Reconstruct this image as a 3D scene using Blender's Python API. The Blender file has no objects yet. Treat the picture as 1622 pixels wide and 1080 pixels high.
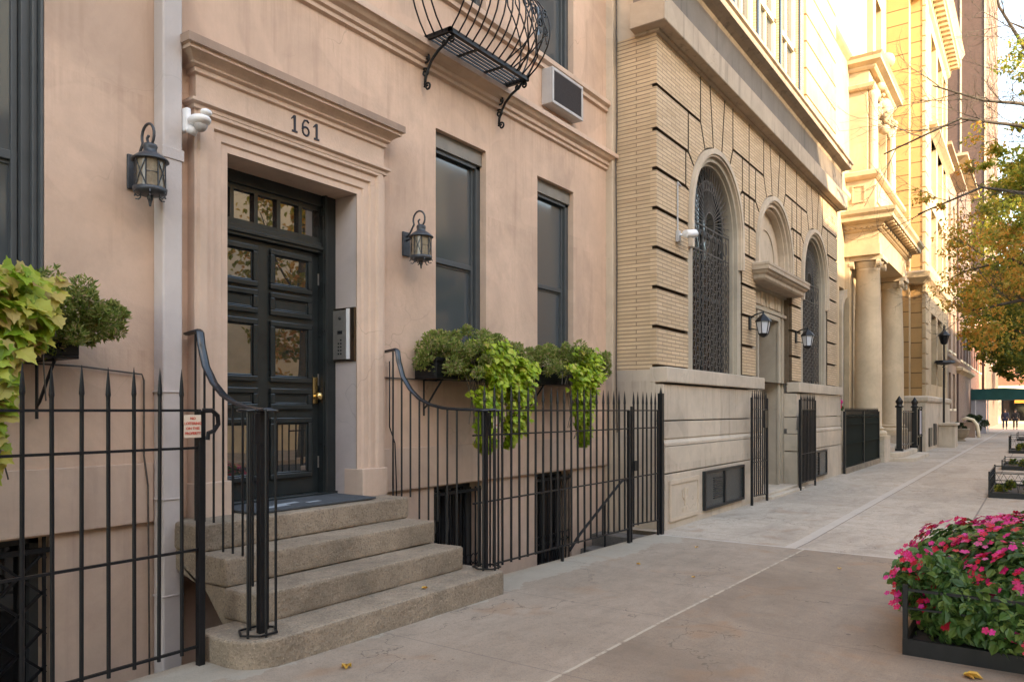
SUN_E, SKY_E, EXPO, WB_T, WB_TINT = 2.0, .15, 2.82, 8500, 10
import bpy, math, random
from mathutils import Vector, Matrix
R = math.radians
sc = bpy.context.scene
COL = sc.collection
rnd = random.Random(7)

# ------------------------------------------------------------------ camera model (metres; x along the street, y into the houses)
FPX, HOR, CU, CAMZ = 1195.0, 650.0, 811.0, 1.5
TH = math.atan(834 / FPX)
CT, ST = math.cos(TH), math.sin(TH)
def ray(u): l = (u - CU) / FPX; return CT + l * ST, ST - l * CT
def fx(u, Y): a, b = ray(u); return Y * a / b            # x of photo column u on the plane y = Y
def fz(u, v, Y): a, b = ray(u); return CAMZ + (HOR - v) / FPX * Y / b
def fy(u, X): a, b = ray(u); return X * b / a            # y of photo column u on the plane x = X
def fzx(u, v, X): a, b = ray(u); return CAMZ + (HOR - v) / FPX * X / a

def gz(x):
    P = [(-60, .05), (0, .04), (2.6, .03), (5, 0), (8.5, -.075), (9.6, -.1), (400, -.1)]
    for (a, za), (b, zb) in zip(P, P[1:]):
        if a <= x <= b: return za + (zb - za) * (x - a) / (b - a)
    return 0

# ------------------------------------------------------------------ materials
def newmat(name):
    m = bpy.data.materials.new(name); m.use_nodes = True
    nt = m.node_tree; b = nt.nodes['Principled BSDF']
    return m, nt, b
def pos(nt):
    return nt.nodes.new('ShaderNodeNewGeometry').outputs['Position']
def mixc(nt, fac, a, b, mode='MIX'):
    n = nt.nodes.new('ShaderNodeMix'); n.data_type = 'RGBA'; n.blend_type = mode
    for s, v in ((n.inputs[0], fac), (n.inputs[6], a), (n.inputs[7], b)):
        if hasattr(v, 'is_linked') or hasattr(v, 'links'): nt.links.new(v, s)
        elif isinstance(v, (tuple, list)): s.default_value = (*v[:3], 1)
        else: s.default_value = v
    return n.outputs[2]
def math_(nt, op, a, b=0.0, c=0.0, clamp=False):
    n = nt.nodes.new('ShaderNodeMath'); n.operation = op; n.use_clamp = clamp
    for s, v in zip(n.inputs, (a, b, c)):
        if hasattr(v, 'links'): nt.links.new(v, s)
        else: s.default_value = v
    return n.outputs[0]
def noise(nt, vec, scale, detail=5, rough=.6, dist=0):
    n = nt.nodes.new('ShaderNodeTexNoise'); n.inputs['Scale'].default_value = scale
    n.inputs['Detail'].default_value = detail; n.inputs['Roughness'].default_value = rough
    n.inputs['Distortion'].default_value = dist
    nt.links.new(vec, n.inputs['Vector']); return n.outputs['Fac']
def ramp(nt, fac, stops):
    n = nt.nodes.new('ShaderNodeValToRGB'); e = n.color_ramp.elements
    while len(e) < len(stops): e.new(.5)
    for el, (p, c) in zip(e, stops):
        el.position = p; el.color = (*c, 1) if isinstance(c, (tuple, list)) else (c, c, c, 1)
    nt.links.new(fac, n.inputs[0]); return n.outputs[0]
def smooth01(nt, fac, lo, hi):
    n = nt.nodes.new('ShaderNodeMapRange'); n.inputs[1].default_value = lo; n.inputs[2].default_value = hi
    nt.links.new(fac, n.inputs[0]); return n.outputs[0]
def mapping(nt, vec, scale):
    n = nt.nodes.new('ShaderNodeMapping'); n.inputs['Scale'].default_value = scale
    nt.links.new(vec, n.inputs[0]); return n.outputs[0]
def bump(nt, b, h, strength=.3, dist=.01):
    n = nt.nodes.new('ShaderNodeBump'); n.inputs['Strength'].default_value = strength
    n.inputs['Distance'].default_value = dist; nt.links.new(h, n.inputs['Height'])
    nt.links.new(n.outputs[0], b.inputs['Normal'])
def plain(name, c, rough=.6, metal=0, var=.12, scale=8, bmp=.1, bscale=60, spec=.5):
    m, nt, b = newmat(name); p = pos(nt)
    d = tuple(x * (1 - var) for x in c); l = tuple(min(1, x * (1 + var)) for x in c)
    f = noise(nt, p, scale)
    nt.links.new(ramp(nt, f, [(.3, d), (.7, l)]), b.inputs['Base Color'])
    b.inputs['Roughness'].default_value = rough; b.inputs['Metallic'].default_value = metal
    b.inputs['Specular IOR Level'].default_value = spec
    if bmp: bump(nt, b, noise(nt, p, bscale), bmp, .004)
    return m
def stucco(name, c, dirt=(.25, .17, .13), amt=.5, rough=.85, streak=.35):
    m, nt, b = newmat(name); p = pos(nt)
    f1 = noise(nt, p, .9, 6, .65, .6); f2 = noise(nt, p, 7, 6, .7)
    f3 = noise(nt, mapping(nt, p, (7, 7, .5)), 1.2, 4, .6)
    base = mixc(nt, smooth01(nt, f1, .35, .68), tuple(x * .80 for x in c), tuple(min(1, x * 1.12) for x in c))
    base = mixc(nt, math_(nt, 'MULTIPLY', smooth01(nt, f2, .45, .8), .18 * amt * 2), base, tuple(x * .72 for x in c))
    base = mixc(nt, math_(nt, 'MULTIPLY', smooth01(nt, f3, .55, .85), streak), base, dirt)
    sz = nt.nodes.new('ShaderNodeSeparateXYZ'); nt.links.new(p, sz.inputs[0])
    run = smooth01(nt, noise(nt, mapping(nt, p, (9, 9, .28)), 1.6, 5, .7), .46, .74)
    for top, ln in ((4.82, .75), (5.62, .4), (3.6, .3), (.77, .35), (1.9, .45)):
        g1 = math_(nt, 'MULTIPLY', smooth01(nt, sz.outputs[2], top - ln, top), math_(nt, 'LESS_THAN', sz.outputs[2], top))
        base = mixc(nt, math_(nt, 'MULTIPLY', math_(nt, 'MULTIPLY', run, g1), .42 * amt), base, dirt)
    pt = smooth01(nt, noise(nt, p, .55, 2, .4, 1.5), .585, .60)
    base = mixc(nt, math_(nt, 'MULTIPLY', pt, .16 * amt), base, tuple(min(1, x * 1.35) for x in c))
    # fine cracks and hairlines
    v = nt.nodes.new('ShaderNodeTexVoronoi'); v.feature = 'DISTANCE_TO_EDGE'; v.inputs['Scale'].default_value = .55
    nv = nt.nodes.new('ShaderNodeVectorMath'); nv.operation = 'ADD'
    nn = nt.nodes.new('ShaderNodeTexNoise'); nn.inputs['Scale'].default_value = 2.5; nt.links.new(p, nn.inputs['Vector'])
    nt.links.new(p, nv.inputs[0]); nt.links.new(nn.outputs['Color'], nv.inputs[1]); nt.links.new(nv.outputs[0], v.inputs['Vector'])
    cr = math_(nt, 'LESS_THAN', v.outputs['Distance'], .0035)
    gate = smooth01(nt, noise(nt, p, .8, 2), .5, .62)
    base = mixc(nt, math_(nt, 'MULTIPLY', math_(nt, 'MULTIPLY', cr, gate), .35), base, tuple(x * .5 for x in c))
    nt.links.new(base, b.inputs['Base Color']); b.inputs['Roughness'].default_value = rough
    h = math_(nt, 'ADD', noise(nt, p, 45, 6, .7), math_(nt, 'MULTIPLY', f2, 1.2))
    bump(nt, b, h, .3, .008)
    return m
def concrete(name, c, speck=.5, sscale=90, bmp=.5):
    m, nt, b = newmat(name); p = pos(nt)
    f1 = noise(nt, p, 2.2, 6, .7); f2 = noise(nt, p, sscale, 3, .6); f3 = noise(nt, p, 14, 5, .7)
    base = mixc(nt, smooth01(nt, f1, .32, .66), tuple(x * .60 for x in c), tuple(x * 1.2 for x in c))
    base = mixc(nt, math_(nt, 'MULTIPLY', smooth01(nt, f3, .5, .75), .5), base, tuple(x * .6 for x in c))
    base = mixc(nt, math_(nt, 'MULTIPLY', smooth01(nt, f2, .52, .66), speck), base, tuple(x * .35 for x in c))
    f4 = noise(nt, p, sscale * .8, 2, .5)
    base = mixc(nt, math_(nt, 'MULTIPLY', smooth01(nt, f4, .6, .72), speck * .7), base, tuple(min(1, x * 1.8) for x in c))
    nt.links.new(base, b.inputs['Base Color']); b.inputs['Roughness'].default_value = .9
    bump(nt, b, math_(nt, 'ADD', f2, f3), bmp, .008)
    return m
def brick(name, c1, c2, mortar, bw, bh, axis, ms=.006, bmp=.6, rough=.8):
    m, nt, b = newmat(name); p = pos(nt)
    s = nt.nodes.new('ShaderNodeSeparateXYZ'); nt.links.new(p, s.inputs[0])
    c = nt.nodes.new('ShaderNodeCombineXYZ'); nt.links.new(s.outputs[0 if axis == 'x' else 1], c.inputs[0]); nt.links.new(s.outputs[2], c.inputs[1])
    t = nt.nodes.new('ShaderNodeTexBrick'); nt.links.new(c.outputs[0], t.inputs['Vector'])
    t.inputs['Scale'].default_value = 1; t.inputs['Brick Width'].default_value = bw; t.inputs['Row Height'].default_value = bh
    t.inputs['Mortar Size'].default_value = ms; t.inputs['Mortar Smooth'].default_value = .3
    t.inputs['Color1'].default_value = (*c1, 1); t.inputs['Color2'].default_value = (*c2, 1); t.inputs['Mortar'].default_value = (*mortar, 1)
    f = noise(nt, p, 1.3, 5, .65); g = noise(nt, p, 30, 4, .6)
    col = mixc(nt, math_(nt, 'MULTIPLY', smooth01(nt, f, .4, .75), .35), t.outputs['Color'], tuple(x * .55 for x in c1))
    col = mixc(nt, math_(nt, 'MULTIPLY', smooth01(nt, g, .5, .75), .3), col, tuple(x * .6 for x in c2))
    nt.links.new(col, b.inputs['Base Color']); b.inputs['Roughness'].default_value = rough
    inv = math_(nt, 'SUBTRACT', 1, t.outputs['Fac'])
    bump(nt, b, math_(nt, 'ADD', inv, math_(nt, 'MULTIPLY', g, .3)), bmp, .01)
    return m
def ashlar(name, c, course, axis='x', w=.9, gap=.012, dark=.45):
    c2 = tuple(x * .9 for x in c)
    return brick(name, c, c2, tuple(x * dark for x in c), w, course, axis, gap, .8)
def leafmat(name, stops, transl=.35):
    m, nt, b = newmat(name)
    g = nt.nodes.new('ShaderNodeNewGeometry')
    col = ramp(nt, g.outputs['Random Per Island'], stops)
    nt.links.new(col, b.inputs['Base Color']); b.inputs['Roughness'].default_value = .45; b.inputs['Specular IOR Level'].default_value = .4
    t = nt.nodes.new('ShaderNodeBsdfTranslucent'); nt.links.new(col, t.inputs['Color'])
    x = nt.nodes.new('ShaderNodeMixShader'); x.inputs[0].default_value = transl
    nt.links.new(b.outputs[0], x.inputs[1]); nt.links.new(t.outputs[0], x.inputs[2])
    nt.links.new(x.outputs[0], nt.nodes['Material Output'].inputs['Surface'])
    return m
def paneglass(name, c=(.02, .022, .025), rough=.02, ior=1.9, wave=.02):
    m, nt, b = newmat(name); p = pos(nt)
    b.inputs['Base Color'].default_value = (*c, 1); b.inputs['Roughness'].default_value = rough; b.inputs['IOR'].default_value = ior
    bump(nt, b, noise(nt, p, 1.6, 2, .4), wave, .05)
    return m

M = {}
M['pink'] = stucco('pink_stucco', (.60, .42, .318), (.33, .21, .15), 1.15, .85, .62)
M['pinklow'] = stucco('pink_stucco_lower', (.56, .405, .315), (.29, .21, .17), 1, .85, .6)
M['pinktrim'] = stucco('pink_trim', (.61, .445, .345), (.32, .21, .16), .5, .8, .45)
M['pinkdirt'] = stucco('weathered_hood_edge', (.36, .25, .19), (.2, .14, .11), .8, .85, .6)
M['reveal'] = stucco('lilac_grey_reveal', (.49, .415, .39), (.3, .26, .25), .3, .7, .2)  # greyer and more lilac than the pink trim
M['duct'] = stucco('grey_duct_paint', (.55, .49, .465), (.36, .32, .3), .5, .55, .3)
M['step'] = concrete('stoop_concrete', (.30, .23, .165), .6, 75, .8)
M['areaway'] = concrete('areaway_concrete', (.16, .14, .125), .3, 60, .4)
M['iron'] = plain('black_iron', (.008, .008, .0095), .42, 0, .3, 14, .25, 90, .32)
M['rail'] = plain('blue_black_iron', (.010, .013, .018), .25, 0, .2, 12, .12, 60, .6)
M['rust'] = plain('weathered_iron', (.085, .07, .06), .6, 0, .4, 20, .3, 70)
M['doorpaint'] = plain('black_door_paint', (.018, .023, .024), .25, 0, .2, 5, .06, 30, .5)
M['frame'] = plain('charcoal_window_frame', (.055, .062, .066), .5, 0, .12, 6, .08, 40)
M['framelt'] = plain('taupe_window_header', (.2, .18, .155), .6, 0, .12, 6, .1, 40)
M['glass'] = paneglass('window_glass', (.06, .075, .085), .06, 1.8)
M['doorglass'] = paneglass('door_glass', (.02, .022, .022), .012, 3.2, .03)
M['darkglass'] = paneglass('dark_window_glass', (.015, .016, .018), .05, 1.55)
M['brass'] = plain('brass', (.75, .55, .25), .25, 1, .1, 20, .05)
M['steel'] = plain('brushed_steel', (.3, .28, .26), .4, .6, .08, 30, .1)
M['blackplastic'] = plain('black_panel', (.02, .02, .022), .12, 0, .1, 6, 0)
M['lampmetal'] = plain('lamp_metal', (.045, .05, .058), .45, .2, .3, 30, .3, 120)
M['mat'] = plain('blue_grey_doormat', (.065, .072, .08), .95, 0, .25, 4, .6, 160)
M['scuff'] = plain('white_scuff', (.3, .33, .36), .95, 0, .3, 30, .3, 160)
M['whitepl'] = plain('white_plastic', (.75, .74, .74), .4, 0, .05, 6, .03)
M['bronze'] = plain('dark_bronze_panel', (.16, .12, .09), .18, .9, .1, 6, 0)
M['acgrille'] = plain('ac_grille_brown', (.055, .04, .038), .6, 0, .2, 40, .3, 90)
M['acbody'] = plain('ac_body', (.42, .40, .39), .5, 0, .08, 6, .06)
M['bronzenum'] = plain('number_metal', (.025, .022, .03), .4, .4, .2, 30, .1)
M['bx'] = brick('buff_brick_front', (.55, .385, .235), (.66, .48, .31), (.27, .19, .125), .30, .053, 'x', .007)
M['by'] = brick('buff_brick_side', (.52, .365, .225), (.62, .45, .285), (.25, .175, .115), .60, .053, 'y', .008)
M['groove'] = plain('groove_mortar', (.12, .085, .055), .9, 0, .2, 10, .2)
M['shadejoint'] = plain('shaded_joint', (.10, .068, .042), .9, 0, .3, 14, .2)  # dark colour on the block side faces paints the shade inside the grooves
M['stone'] = stucco('beige_limestone', (.55, .44, .335), (.25, .21, .175), .9, .8, .45)
M['stonewx'] = stucco('weathered_cornice_stone', (.43, .335, .25), (.10, .085, .07), 1, .85, .85)
M['stonebase'] = stucco('pale_base_stone', (.52, .43, .34), (.22, .17, .13), 1.1, .8, .6)
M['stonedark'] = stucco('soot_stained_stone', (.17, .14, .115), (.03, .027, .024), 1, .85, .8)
M['greystone'] = stucco('grey_jamb_stone', (.40, .34, .265), (.26, .22, .18), .5, .8, .2)
M['gold'] = ashlar('yellow_limestone', (.62, .49, .30), .42, 'x', 1.2)
M['goldside'] = brick('yellow_limestone_side', (.46, .27, .115), (.41, .235, .095), (.11, .06, .024), 60.0, .60, 'y', .022, .8)  # more saturated than the front stone, painting in the gold of grazing sun
M['lime'] = stucco('warm_limestone', (.50, .375, .24), (.33, .23, .13), .7, .8, .3)
M['limecol'] = stucco('column_limestone', (.56, .44, .31), (.36, .28, .2), .7, .75, .3)
M['brown'] = brick('brown_brick', (.15, .09, .07), (.19, .12, .095), (.2, .14, .12), .22, .075, 'x', .008)
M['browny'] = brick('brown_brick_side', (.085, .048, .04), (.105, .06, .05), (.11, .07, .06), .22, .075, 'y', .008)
M['red'] = brick('red_brick', (.36, .13, .08), (.42, .17, .1), (.35, .28, .23), .22, .075, 'x', .008)
M['redy'] = brick('red_brick_side', (.36, .13, .08), (.42, .17, .1), (.35, .28, .23), .22, .075, 'y', .008)
M['brownstone'] = stucco('brownstone', (.30, .21, .155), (.16, .11, .08), .8, .85, .3)
M['teal'] = plain('teal_canvas', (.013, .10, .10), .8, 0, .15, 2, .1)
M['lilac'] = plain('lilac_grey_wall', (.42, .40, .44), .8, 0, .08, 2, .1)
M['cream'] = plain('cream_render', (.78, .68, .5), .8, 0, .12, 2, .1)
M['bark'] = plain('tree_bark', (.09, .075, .06), .9, 0, .3, 12, .6, 40)
M['twig'] = plain('twig_bark', (.07, .055, .06), .9, 0, .3, 12, .3, 40)
M['pot'] = stucco('planter_stone', (.36, .28, .2), (.2, .15, .1), .7, .8, .3)
M['soil'] = plain('soil', (.05, .035, .025), 1, 0, .4, 20, .8, 50)
M['asphalt'] = concrete('asphalt', (.05, .05, .052), .3, 80, .4)
M['screen'] = plain('green_mesh_screen', (.007, .010, .006), .9, 0, .2, 30, .3, 120, .12)
M['paper'] = plain('sign_plate', (.66, .52, .40), .6, 0, .08, 10, .03)
M['redink'] = plain('red_lettering', (.55, .05, .03), .6, 0, .05, 10, 0)
M['skin'] = plain('skin', (.45, .28, .2), .6, 0, .05, 10, 0)
M['navy'] = plain('navy_cloth', (.02, .025, .05), .9, 0, .2, 8, .1)
M['black'] = plain('black_cloth', (.015, .015, .018), .9, 0, .2, 8, .1)
M['pinkcloth'] = plain('pink_cloth', (.5, .15, .3), .9, 0, .2, 8, .1)
M['hair'] = plain('dark_hair', (.02, .015, .012), .6, 0, .2, 8, .1)
M['orange'] = plain('orange_awning', (.65, .28, .05), .8, 0, .1, 3, .1)
M['lampglass'] = plain('frosted_lamp_glass', (.55, .56, .6), .25, 0, .06, 10, .05)
M['seedglass'] = plain('seeded_lamp_glass', (.22, .18, .13), .12, 0, .25, 30, .3, 60)
M['bulb'] = plain('amber_bulb', (.75, .5, .22), .3, 0, .1, 10, 0)
M['bush'] = leafmat('bush_leaves', [(0, (.12, .19, .04)), (.5, (.28, .35, .08)), (.85, (.42, .40, .15)), (1, (.46, .32, .2))], .5)
M['vine'] = leafmat('lime_vine_leaves', [(0, (.20, .33, .02)), (.45, (.38, .52, .04)), (.85, (.55, .62, .08)), (1, (.5, .42, .1))], .45)
M['vineold'] = leafmat('turning_vine_leaves', [(0, (.18, .32, .02)), (.4, (.38, .47, .05)), (.7, (.58, .52, .11)), (.9, (.55, .42, .14)), (1, (.36, .22, .09))], .4)
M['impat'] = leafmat('impatiens_leaves', [(0, (.03, .075, .018)), (.6, (.07, .14, .03)), (1, (.16, .22, .05))], .3)
M['petal'] = leafmat('pink_petals', [(0, (.55, .008, .06)), (.5, (.72, .015, .2)), (1, (.8, .05, .35))], .3)
M['gold_leaf'] = leafmat('autumn_leaves', [(0, (.15, .19, .03)), (.3, (.34, .32, .06)), (.6, (.62, .42, .10)), (1, (.68, .30, .07))], .55)
M['yg_leaf'] = leafmat('yellow_green_leaves', [(0, (.14, .2, .03)), (.5, (.3, .36, .06)), (.85, (.55, .5, .10)), (1, (.6, .36, .08))], .55)
M['green_leaf'] = leafmat('street_tree_leaves', [(0, (.06, .10, .02)), (.5, (.13, .17, .03)), (.8, (.28, .28, .05)), (1, (.5, .36, .06))], .5)
M['dark_leaf'] = leafmat('dark_leaves', [(0, (.015, .035, .014)), (1, (.05, .075, .025))], .3)
M['yleaf'] = leafmat('fallen_leaf_yellow', [(0, (.6, .45, .05)), (1, (.65, .3, .08))], .1)

def sidewalk_mat():
    m, nt, b = newmat('sidewalk_concrete'); p = pos(nt)
    s = nt.nodes.new('ShaderNodeSeparateXYZ'); nt.links.new(p, s.inputs[0]); X, Y = s.outputs[0], s.outputs[1]
    f1 = noise(nt, p, .7, 6, .7, .5); f2 = noise(nt, p, 110, 3, .6); f3 = noise(nt, p, 5, 6, .75)
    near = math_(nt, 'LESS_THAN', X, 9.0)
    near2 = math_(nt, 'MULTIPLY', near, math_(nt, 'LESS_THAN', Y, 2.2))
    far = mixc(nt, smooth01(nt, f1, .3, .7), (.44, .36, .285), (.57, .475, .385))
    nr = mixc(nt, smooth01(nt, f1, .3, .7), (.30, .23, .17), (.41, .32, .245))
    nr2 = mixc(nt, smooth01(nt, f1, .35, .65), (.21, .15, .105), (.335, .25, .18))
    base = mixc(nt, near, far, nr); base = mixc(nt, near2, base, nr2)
    # slab to slab tone
    sl = nt.nodes.new('ShaderNodeTexWhiteNoise'); sl.noise_dimensions = '2D'
    cx = nt.nodes.new('ShaderNodeCombineXYZ')
    nt.links.new(math_(nt, 'FLOOR', math_(nt, 'DIVIDE', X, 1.5)), cx.inputs[0]); nt.links.new(math_(nt, 'GREATER_THAN', Y, 2.35), cx.inputs[1])
    nt.links.new(cx.outputs[0], sl.inputs['Vector'])
    base = mixc(nt, math_(nt, 'MULTIPLY', sl.outputs['Value'], .3), base, (.25, .19, .14))
    base = mixc(nt, math_(nt, 'MULTIPLY', smooth01(nt, f3, .48, .72), .42), base, (.17, .13, .095))
    base = mixc(nt, math_(nt, 'MULTIPLY', smooth01(nt, noise(nt, p, 28, 5, .75), .52, .7), .35), base, (.16, .12, .09))
    base = mixc(nt, math_(nt, 'MULTIPLY', smooth01(nt, f2, .5, .66), .45), base, (.13, .10, .075))
    # gum spots
    v = nt.nodes.new('ShaderNodeTexVoronoi'); v.inputs['Scale'].default_value = 2.6; nt.links.new(p, v.inputs['Vector'])
    spot = math_(nt, 'LESS_THAN', v.outputs['Distance'], .045)
    base = mixc(nt, math_(nt, 'MULTIPLY', spot, .7), base, (.09, .07, .06))
    v2 = nt.nodes.new('ShaderNodeTexVoronoi'); v2.inputs['Scale'].default_value = 7.3; nt.links.new(p, v2.inputs['Vector'])
    grit = math_(nt, 'MULTIPLY', math_(nt, 'LESS_THAN', v2.outputs['Distance'], .07), smooth01(nt, noise(nt, p, 1.1, 2), .45, .6))
    base = mixc(nt, math_(nt, 'MULTIPLY', grit, .8), base, (.07, .05, .035))
    vc = nt.nodes.new('ShaderNodeTexVoronoi'); vc.feature = 'DISTANCE_TO_EDGE'; vc.inputs['Scale'].default_value = .45
    va = nt.nodes.new('ShaderNodeVectorMath'); va.operation = 'ADD'; nz = nt.nodes.new('ShaderNodeTexNoise'); nz.inputs['Scale'].default_value = 3; nz.inputs['Detail'].default_value = 6; nt.links.new(p, nz.inputs['Vector'])
    nt.links.new(p, va.inputs[0]); nt.links.new(nz.outputs['Color'], va.inputs[1]); nt.links.new(va.outputs[0], vc.inputs['Vector'])
    ck = math_(nt, 'MULTIPLY', math_(nt, 'LESS_THAN', vc.outputs['Distance'], .003), smooth01(nt, noise(nt, p, .5, 2), .44, .5))
    base = mixc(nt, math_(nt, 'MULTIPLY', ck, .6), base, (.09, .07, .05))
    # leaf tannin stains
    st = smooth01(nt, noise(nt, p, 1.7, 3, .5, 1), .6, .72)
    base = mixc(nt, math_(nt, 'MULTIPLY', st, .4), base, (.30, .16, .08))
    grime = smooth01(nt, noise(nt, mapping(nt, p, (.35, 1.3, 1)), 1.4, 7, .8, 1.2), .47, .72)
    base = mixc(nt, math_(nt, 'MULTIPLY', grime, .4), base, (.15, .115, .085))
    # light patched mortar by the fence
    yy = math_(nt, 'ADD', Y, math_(nt, 'MULTIPLY', math_(nt, 'SUBTRACT', noise(nt, p, 2.3, 5, .7), .5), .8))
    patch = math_(nt, 'MULTIPLY', math_(nt, 'GREATER_THAN', yy, 3.62), near)
    base = mixc(nt, math_(nt, 'MULTIPLY', patch, .4), base, (.40, .37, .30))
    def cmp(a, c, e): return math_(nt, 'COMPARE', a, c, e)
    wob = math_(nt, 'MULTIPLY', math_(nt, 'SUBTRACT', noise(nt, p, 18, 4, .7), .5), .012)
    Xw = math_(nt, 'ADD', X, wob); Yw = math_(nt, 'ADD', Y, wob)
    lineN = math_(nt, 'MULTIPLY', cmp(Yw, 2.2, .012), near)
    nfar = math_(nt, 'SUBTRACT', 1, near)
    strip = math_(nt, 'MULTIPLY', cmp(Yw, 2.36, .07), nfar)
    edgeF = math_(nt, 'MULTIPLY', math_(nt, 'ADD', cmp(Yw, 2.29, .008), cmp(Yw, .78, .012)), nfar)
    fr = math_(nt, 'MODULO', math_(nt, 'ADD', Xw, 90.1), 1.5)
    tr = math_(nt, 'MULTIPLY', cmp(fr, .75, .006), 1)
    trn = math_(nt, 'MULTIPLY', cmp(Xw, 9.0, .03), 1)
    base = mixc(nt, math_(nt, 'MULTIPLY', strip, .55), base, (.54, .48, .42))
    base = mixc(nt, math_(nt, 'MULTIPLY', math_(nt, 'MULTIPLY', lineN, smooth01(nt, noise(nt, p, 9, 4, .7), .38, .5)), .7), base, (.52, .44, .34))
    base = mixc(nt, math_(nt, 'MULTIPLY', trn, .7), base, (.5, .44, .38))
    dk = math_(nt, 'MULTIPLY', math_(nt, 'ADD', edgeF, math_(nt, 'MULTIPLY', tr, .6), 0, True), .75)
    base = mixc(nt, dk, base, (.13, .1, .085))
    nt.links.new(base, b.inputs['Base Color']); b.inputs['Roughness'].default_value = .8
    h = math_(nt, 'SUBTRACT', math_(nt, 'ADD', math_(nt, 'MULTIPLY', f2, .6), f3), math_(nt, 'MULTIPLY', math_(nt, 'ADD', edgeF, tr), 2))
    bump(nt, b, h, .35, .006)
    return m
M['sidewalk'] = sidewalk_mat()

# ------------------------------------------------------------------ objects
WL = {}
def tag(o, label=None, cat=None, group=None, kind=None):
    if label: o['label'] = label
    if cat: o['category'] = cat
    if group: o['group'] = group
    if kind: o['kind'] = kind
    return o
def thing(name, label, cat, loc, group=None):
    o = bpy.data.objects.new(name, None); COL.objects.link(o); o.location = loc
    o.empty_display_size = .2; WL[o.name] = Vector(loc)
    return tag(o, label, cat, group)
class MB:
    def __init__(s): s.v = []; s.f = []
    def add(s, vs, fs):
        n = len(s.v); s.v += [tuple(x) for x in vs]; s.f += [tuple(i + n for i in f) for f in fs]; return s
    def box(s, x0, x1, y0, y1, z0, z1, rot=0, c=None):
        P = [(x, y, z) for x in (x0, x1) for y in (y0, y1) for z in (z0, z1)]
        if rot:
            cx, cy = c or ((x0 + x1) / 2, (y0 + y1) / 2); k, q = math.cos(rot), math.sin(rot)
            P = [(cx + (x - cx) * k - (y - cy) * q, cy + (x - cx) * q + (y - cy) * k, z) for x, y, z in P]
        return s.add(P, [(0, 1, 3, 2), (4, 6, 7, 5), (0, 4, 5, 1), (2, 3, 7, 6), (0, 2, 6, 4), (1, 5, 7, 3)])
    def prism(s, poly, a0, a1, ax='y'):
        n = len(poly)
        def P(p, a): return {'y': (p[0], a, p[1]), 'x': (a, p[0], p[1]), 'z': (p[0], p[1], a)}[ax]
        vs = [P(p, a0) for p in poly] + [P(p, a1) for p in poly]
        fs = [tuple(range(n)), tuple(range(2 * n - 1, n - 1, -1))] + [(i, i + n, (i + 1) % n + n, (i + 1) % n) for i in range(n)]
        return s.add(vs, fs)
    def tube(s, pts, r, n=6, cap=True, r2=None, flat=1.0):
        pts = [Vector(p) for p in pts]; N = len(pts); m = len(s.v); vs = []
        up = Vector((0, 0, 1)); prev = None
        for i, p in enumerate(pts):
            d = (pts[min(i + 1, N - 1)] - pts[max(i - 1, 0)]).normalized()
            if prev is None:
                a = d.cross(up)
                if a.length < .05: a = d.cross(Vector((1, 0, 0)))
            else:
                a = prev - d * prev.dot(d)
                if a.length < .01: a = d.cross(Vector((1, 0, 0)))
            a.normalize(); prev = a; b2 = a.cross(d)
            rr = (r[i] if isinstance(r, (list, tuple)) else (r if r2 is None else r + (r2 - r) * i / (N - 1)))
            for k in range(n):
                t = 2 * math.pi * (k + .5) / n
                vs.append(p + a * rr * math.cos(t) + b2 * rr * flat * math.sin(t))
        fs = [(i * n + k, i * n + (k + 1) % n, (i + 1) * n + (k + 1) % n, (i + 1) * n + k) for i in range(N - 1) for k in range(n)]
        if cap: fs += [tuple(range(n - 1, -1, -1)), tuple((N - 1) * n + k for k in range(n))]
        return s.add(vs, fs)
    def lathe(s, prof, c, n=16, cap=True, a0=0, a1=2 * math.pi):
        full = abs(a1 - a0 - 2 * math.pi) < 1e-6; m = n if full else n + 1; vs = []
        for r, z in prof:
            for k in range(m):
                t = a0 + (a1 - a0) * k / n; vs.append((c[0] + r * math.cos(t), c[1] + r * math.sin(t), c[2] + z))
        fs = []
        for i in range(len(prof) - 1):
            for k in range(n): fs.append((i * m + k, i * m + (k + 1) % m, (i + 1) * m + (k + 1) % m, (i + 1) * m + k))
        if cap and full: fs += [tuple(range(m - 1, -1, -1)), tuple((len(prof) - 1) * m + k for k in range(m))]
        return s.add(vs, fs)
    def ball(s, c, r, n=12, sq=(1, 1, 1)):
        prof = [(max(.001, math.sin(math.pi * i / 8)) * r, -math.cos(math.pi * i / 8) * r) for i in range(9)]
        m = len(s.v); s.lathe(prof, (0, 0, 0), n)
        for i in range(m, len(s.v)):
            x, y, z = s.v[i]; s.v[i] = (c[0] + x * sq[0], c[1] + y * sq[1], c[2] + z * sq[2])
        return s
    def cornice(s, x0, x1, yf, yb, prof, left=True, right=True):
        """moulding whose face plane is y = yf, running x0..x1 with mitred returns to yb; prof = [(projection, z)]"""
        n = len(prof); vs = []
        for p, z in prof:
            l = x0 - (p if left else 0); r = x1 + (p if right else 0)
            vs += [(l, yb, z), (l, yf - p, z), (r, yf - p, z), (r, yb, z)]
        fs = [(i * 4 + k, i * 4 + k + 1, i * 4 + k + 5, i * 4 + k + 4) for i in range(n - 1) for k in range(3)]
        fs += [(3, 2, 1, 0), ((n - 1) * 4, (n - 1) * 4 + 1, (n - 1) * 4 + 2, (n - 1) * 4 + 3)]
        fs += [tuple([i * 4 for i in range(n)][::-1] + []) if False else (0, 4 * (n - 1), 4 * (n - 1) + 3, 3)]
        return s.add(vs, fs)
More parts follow.
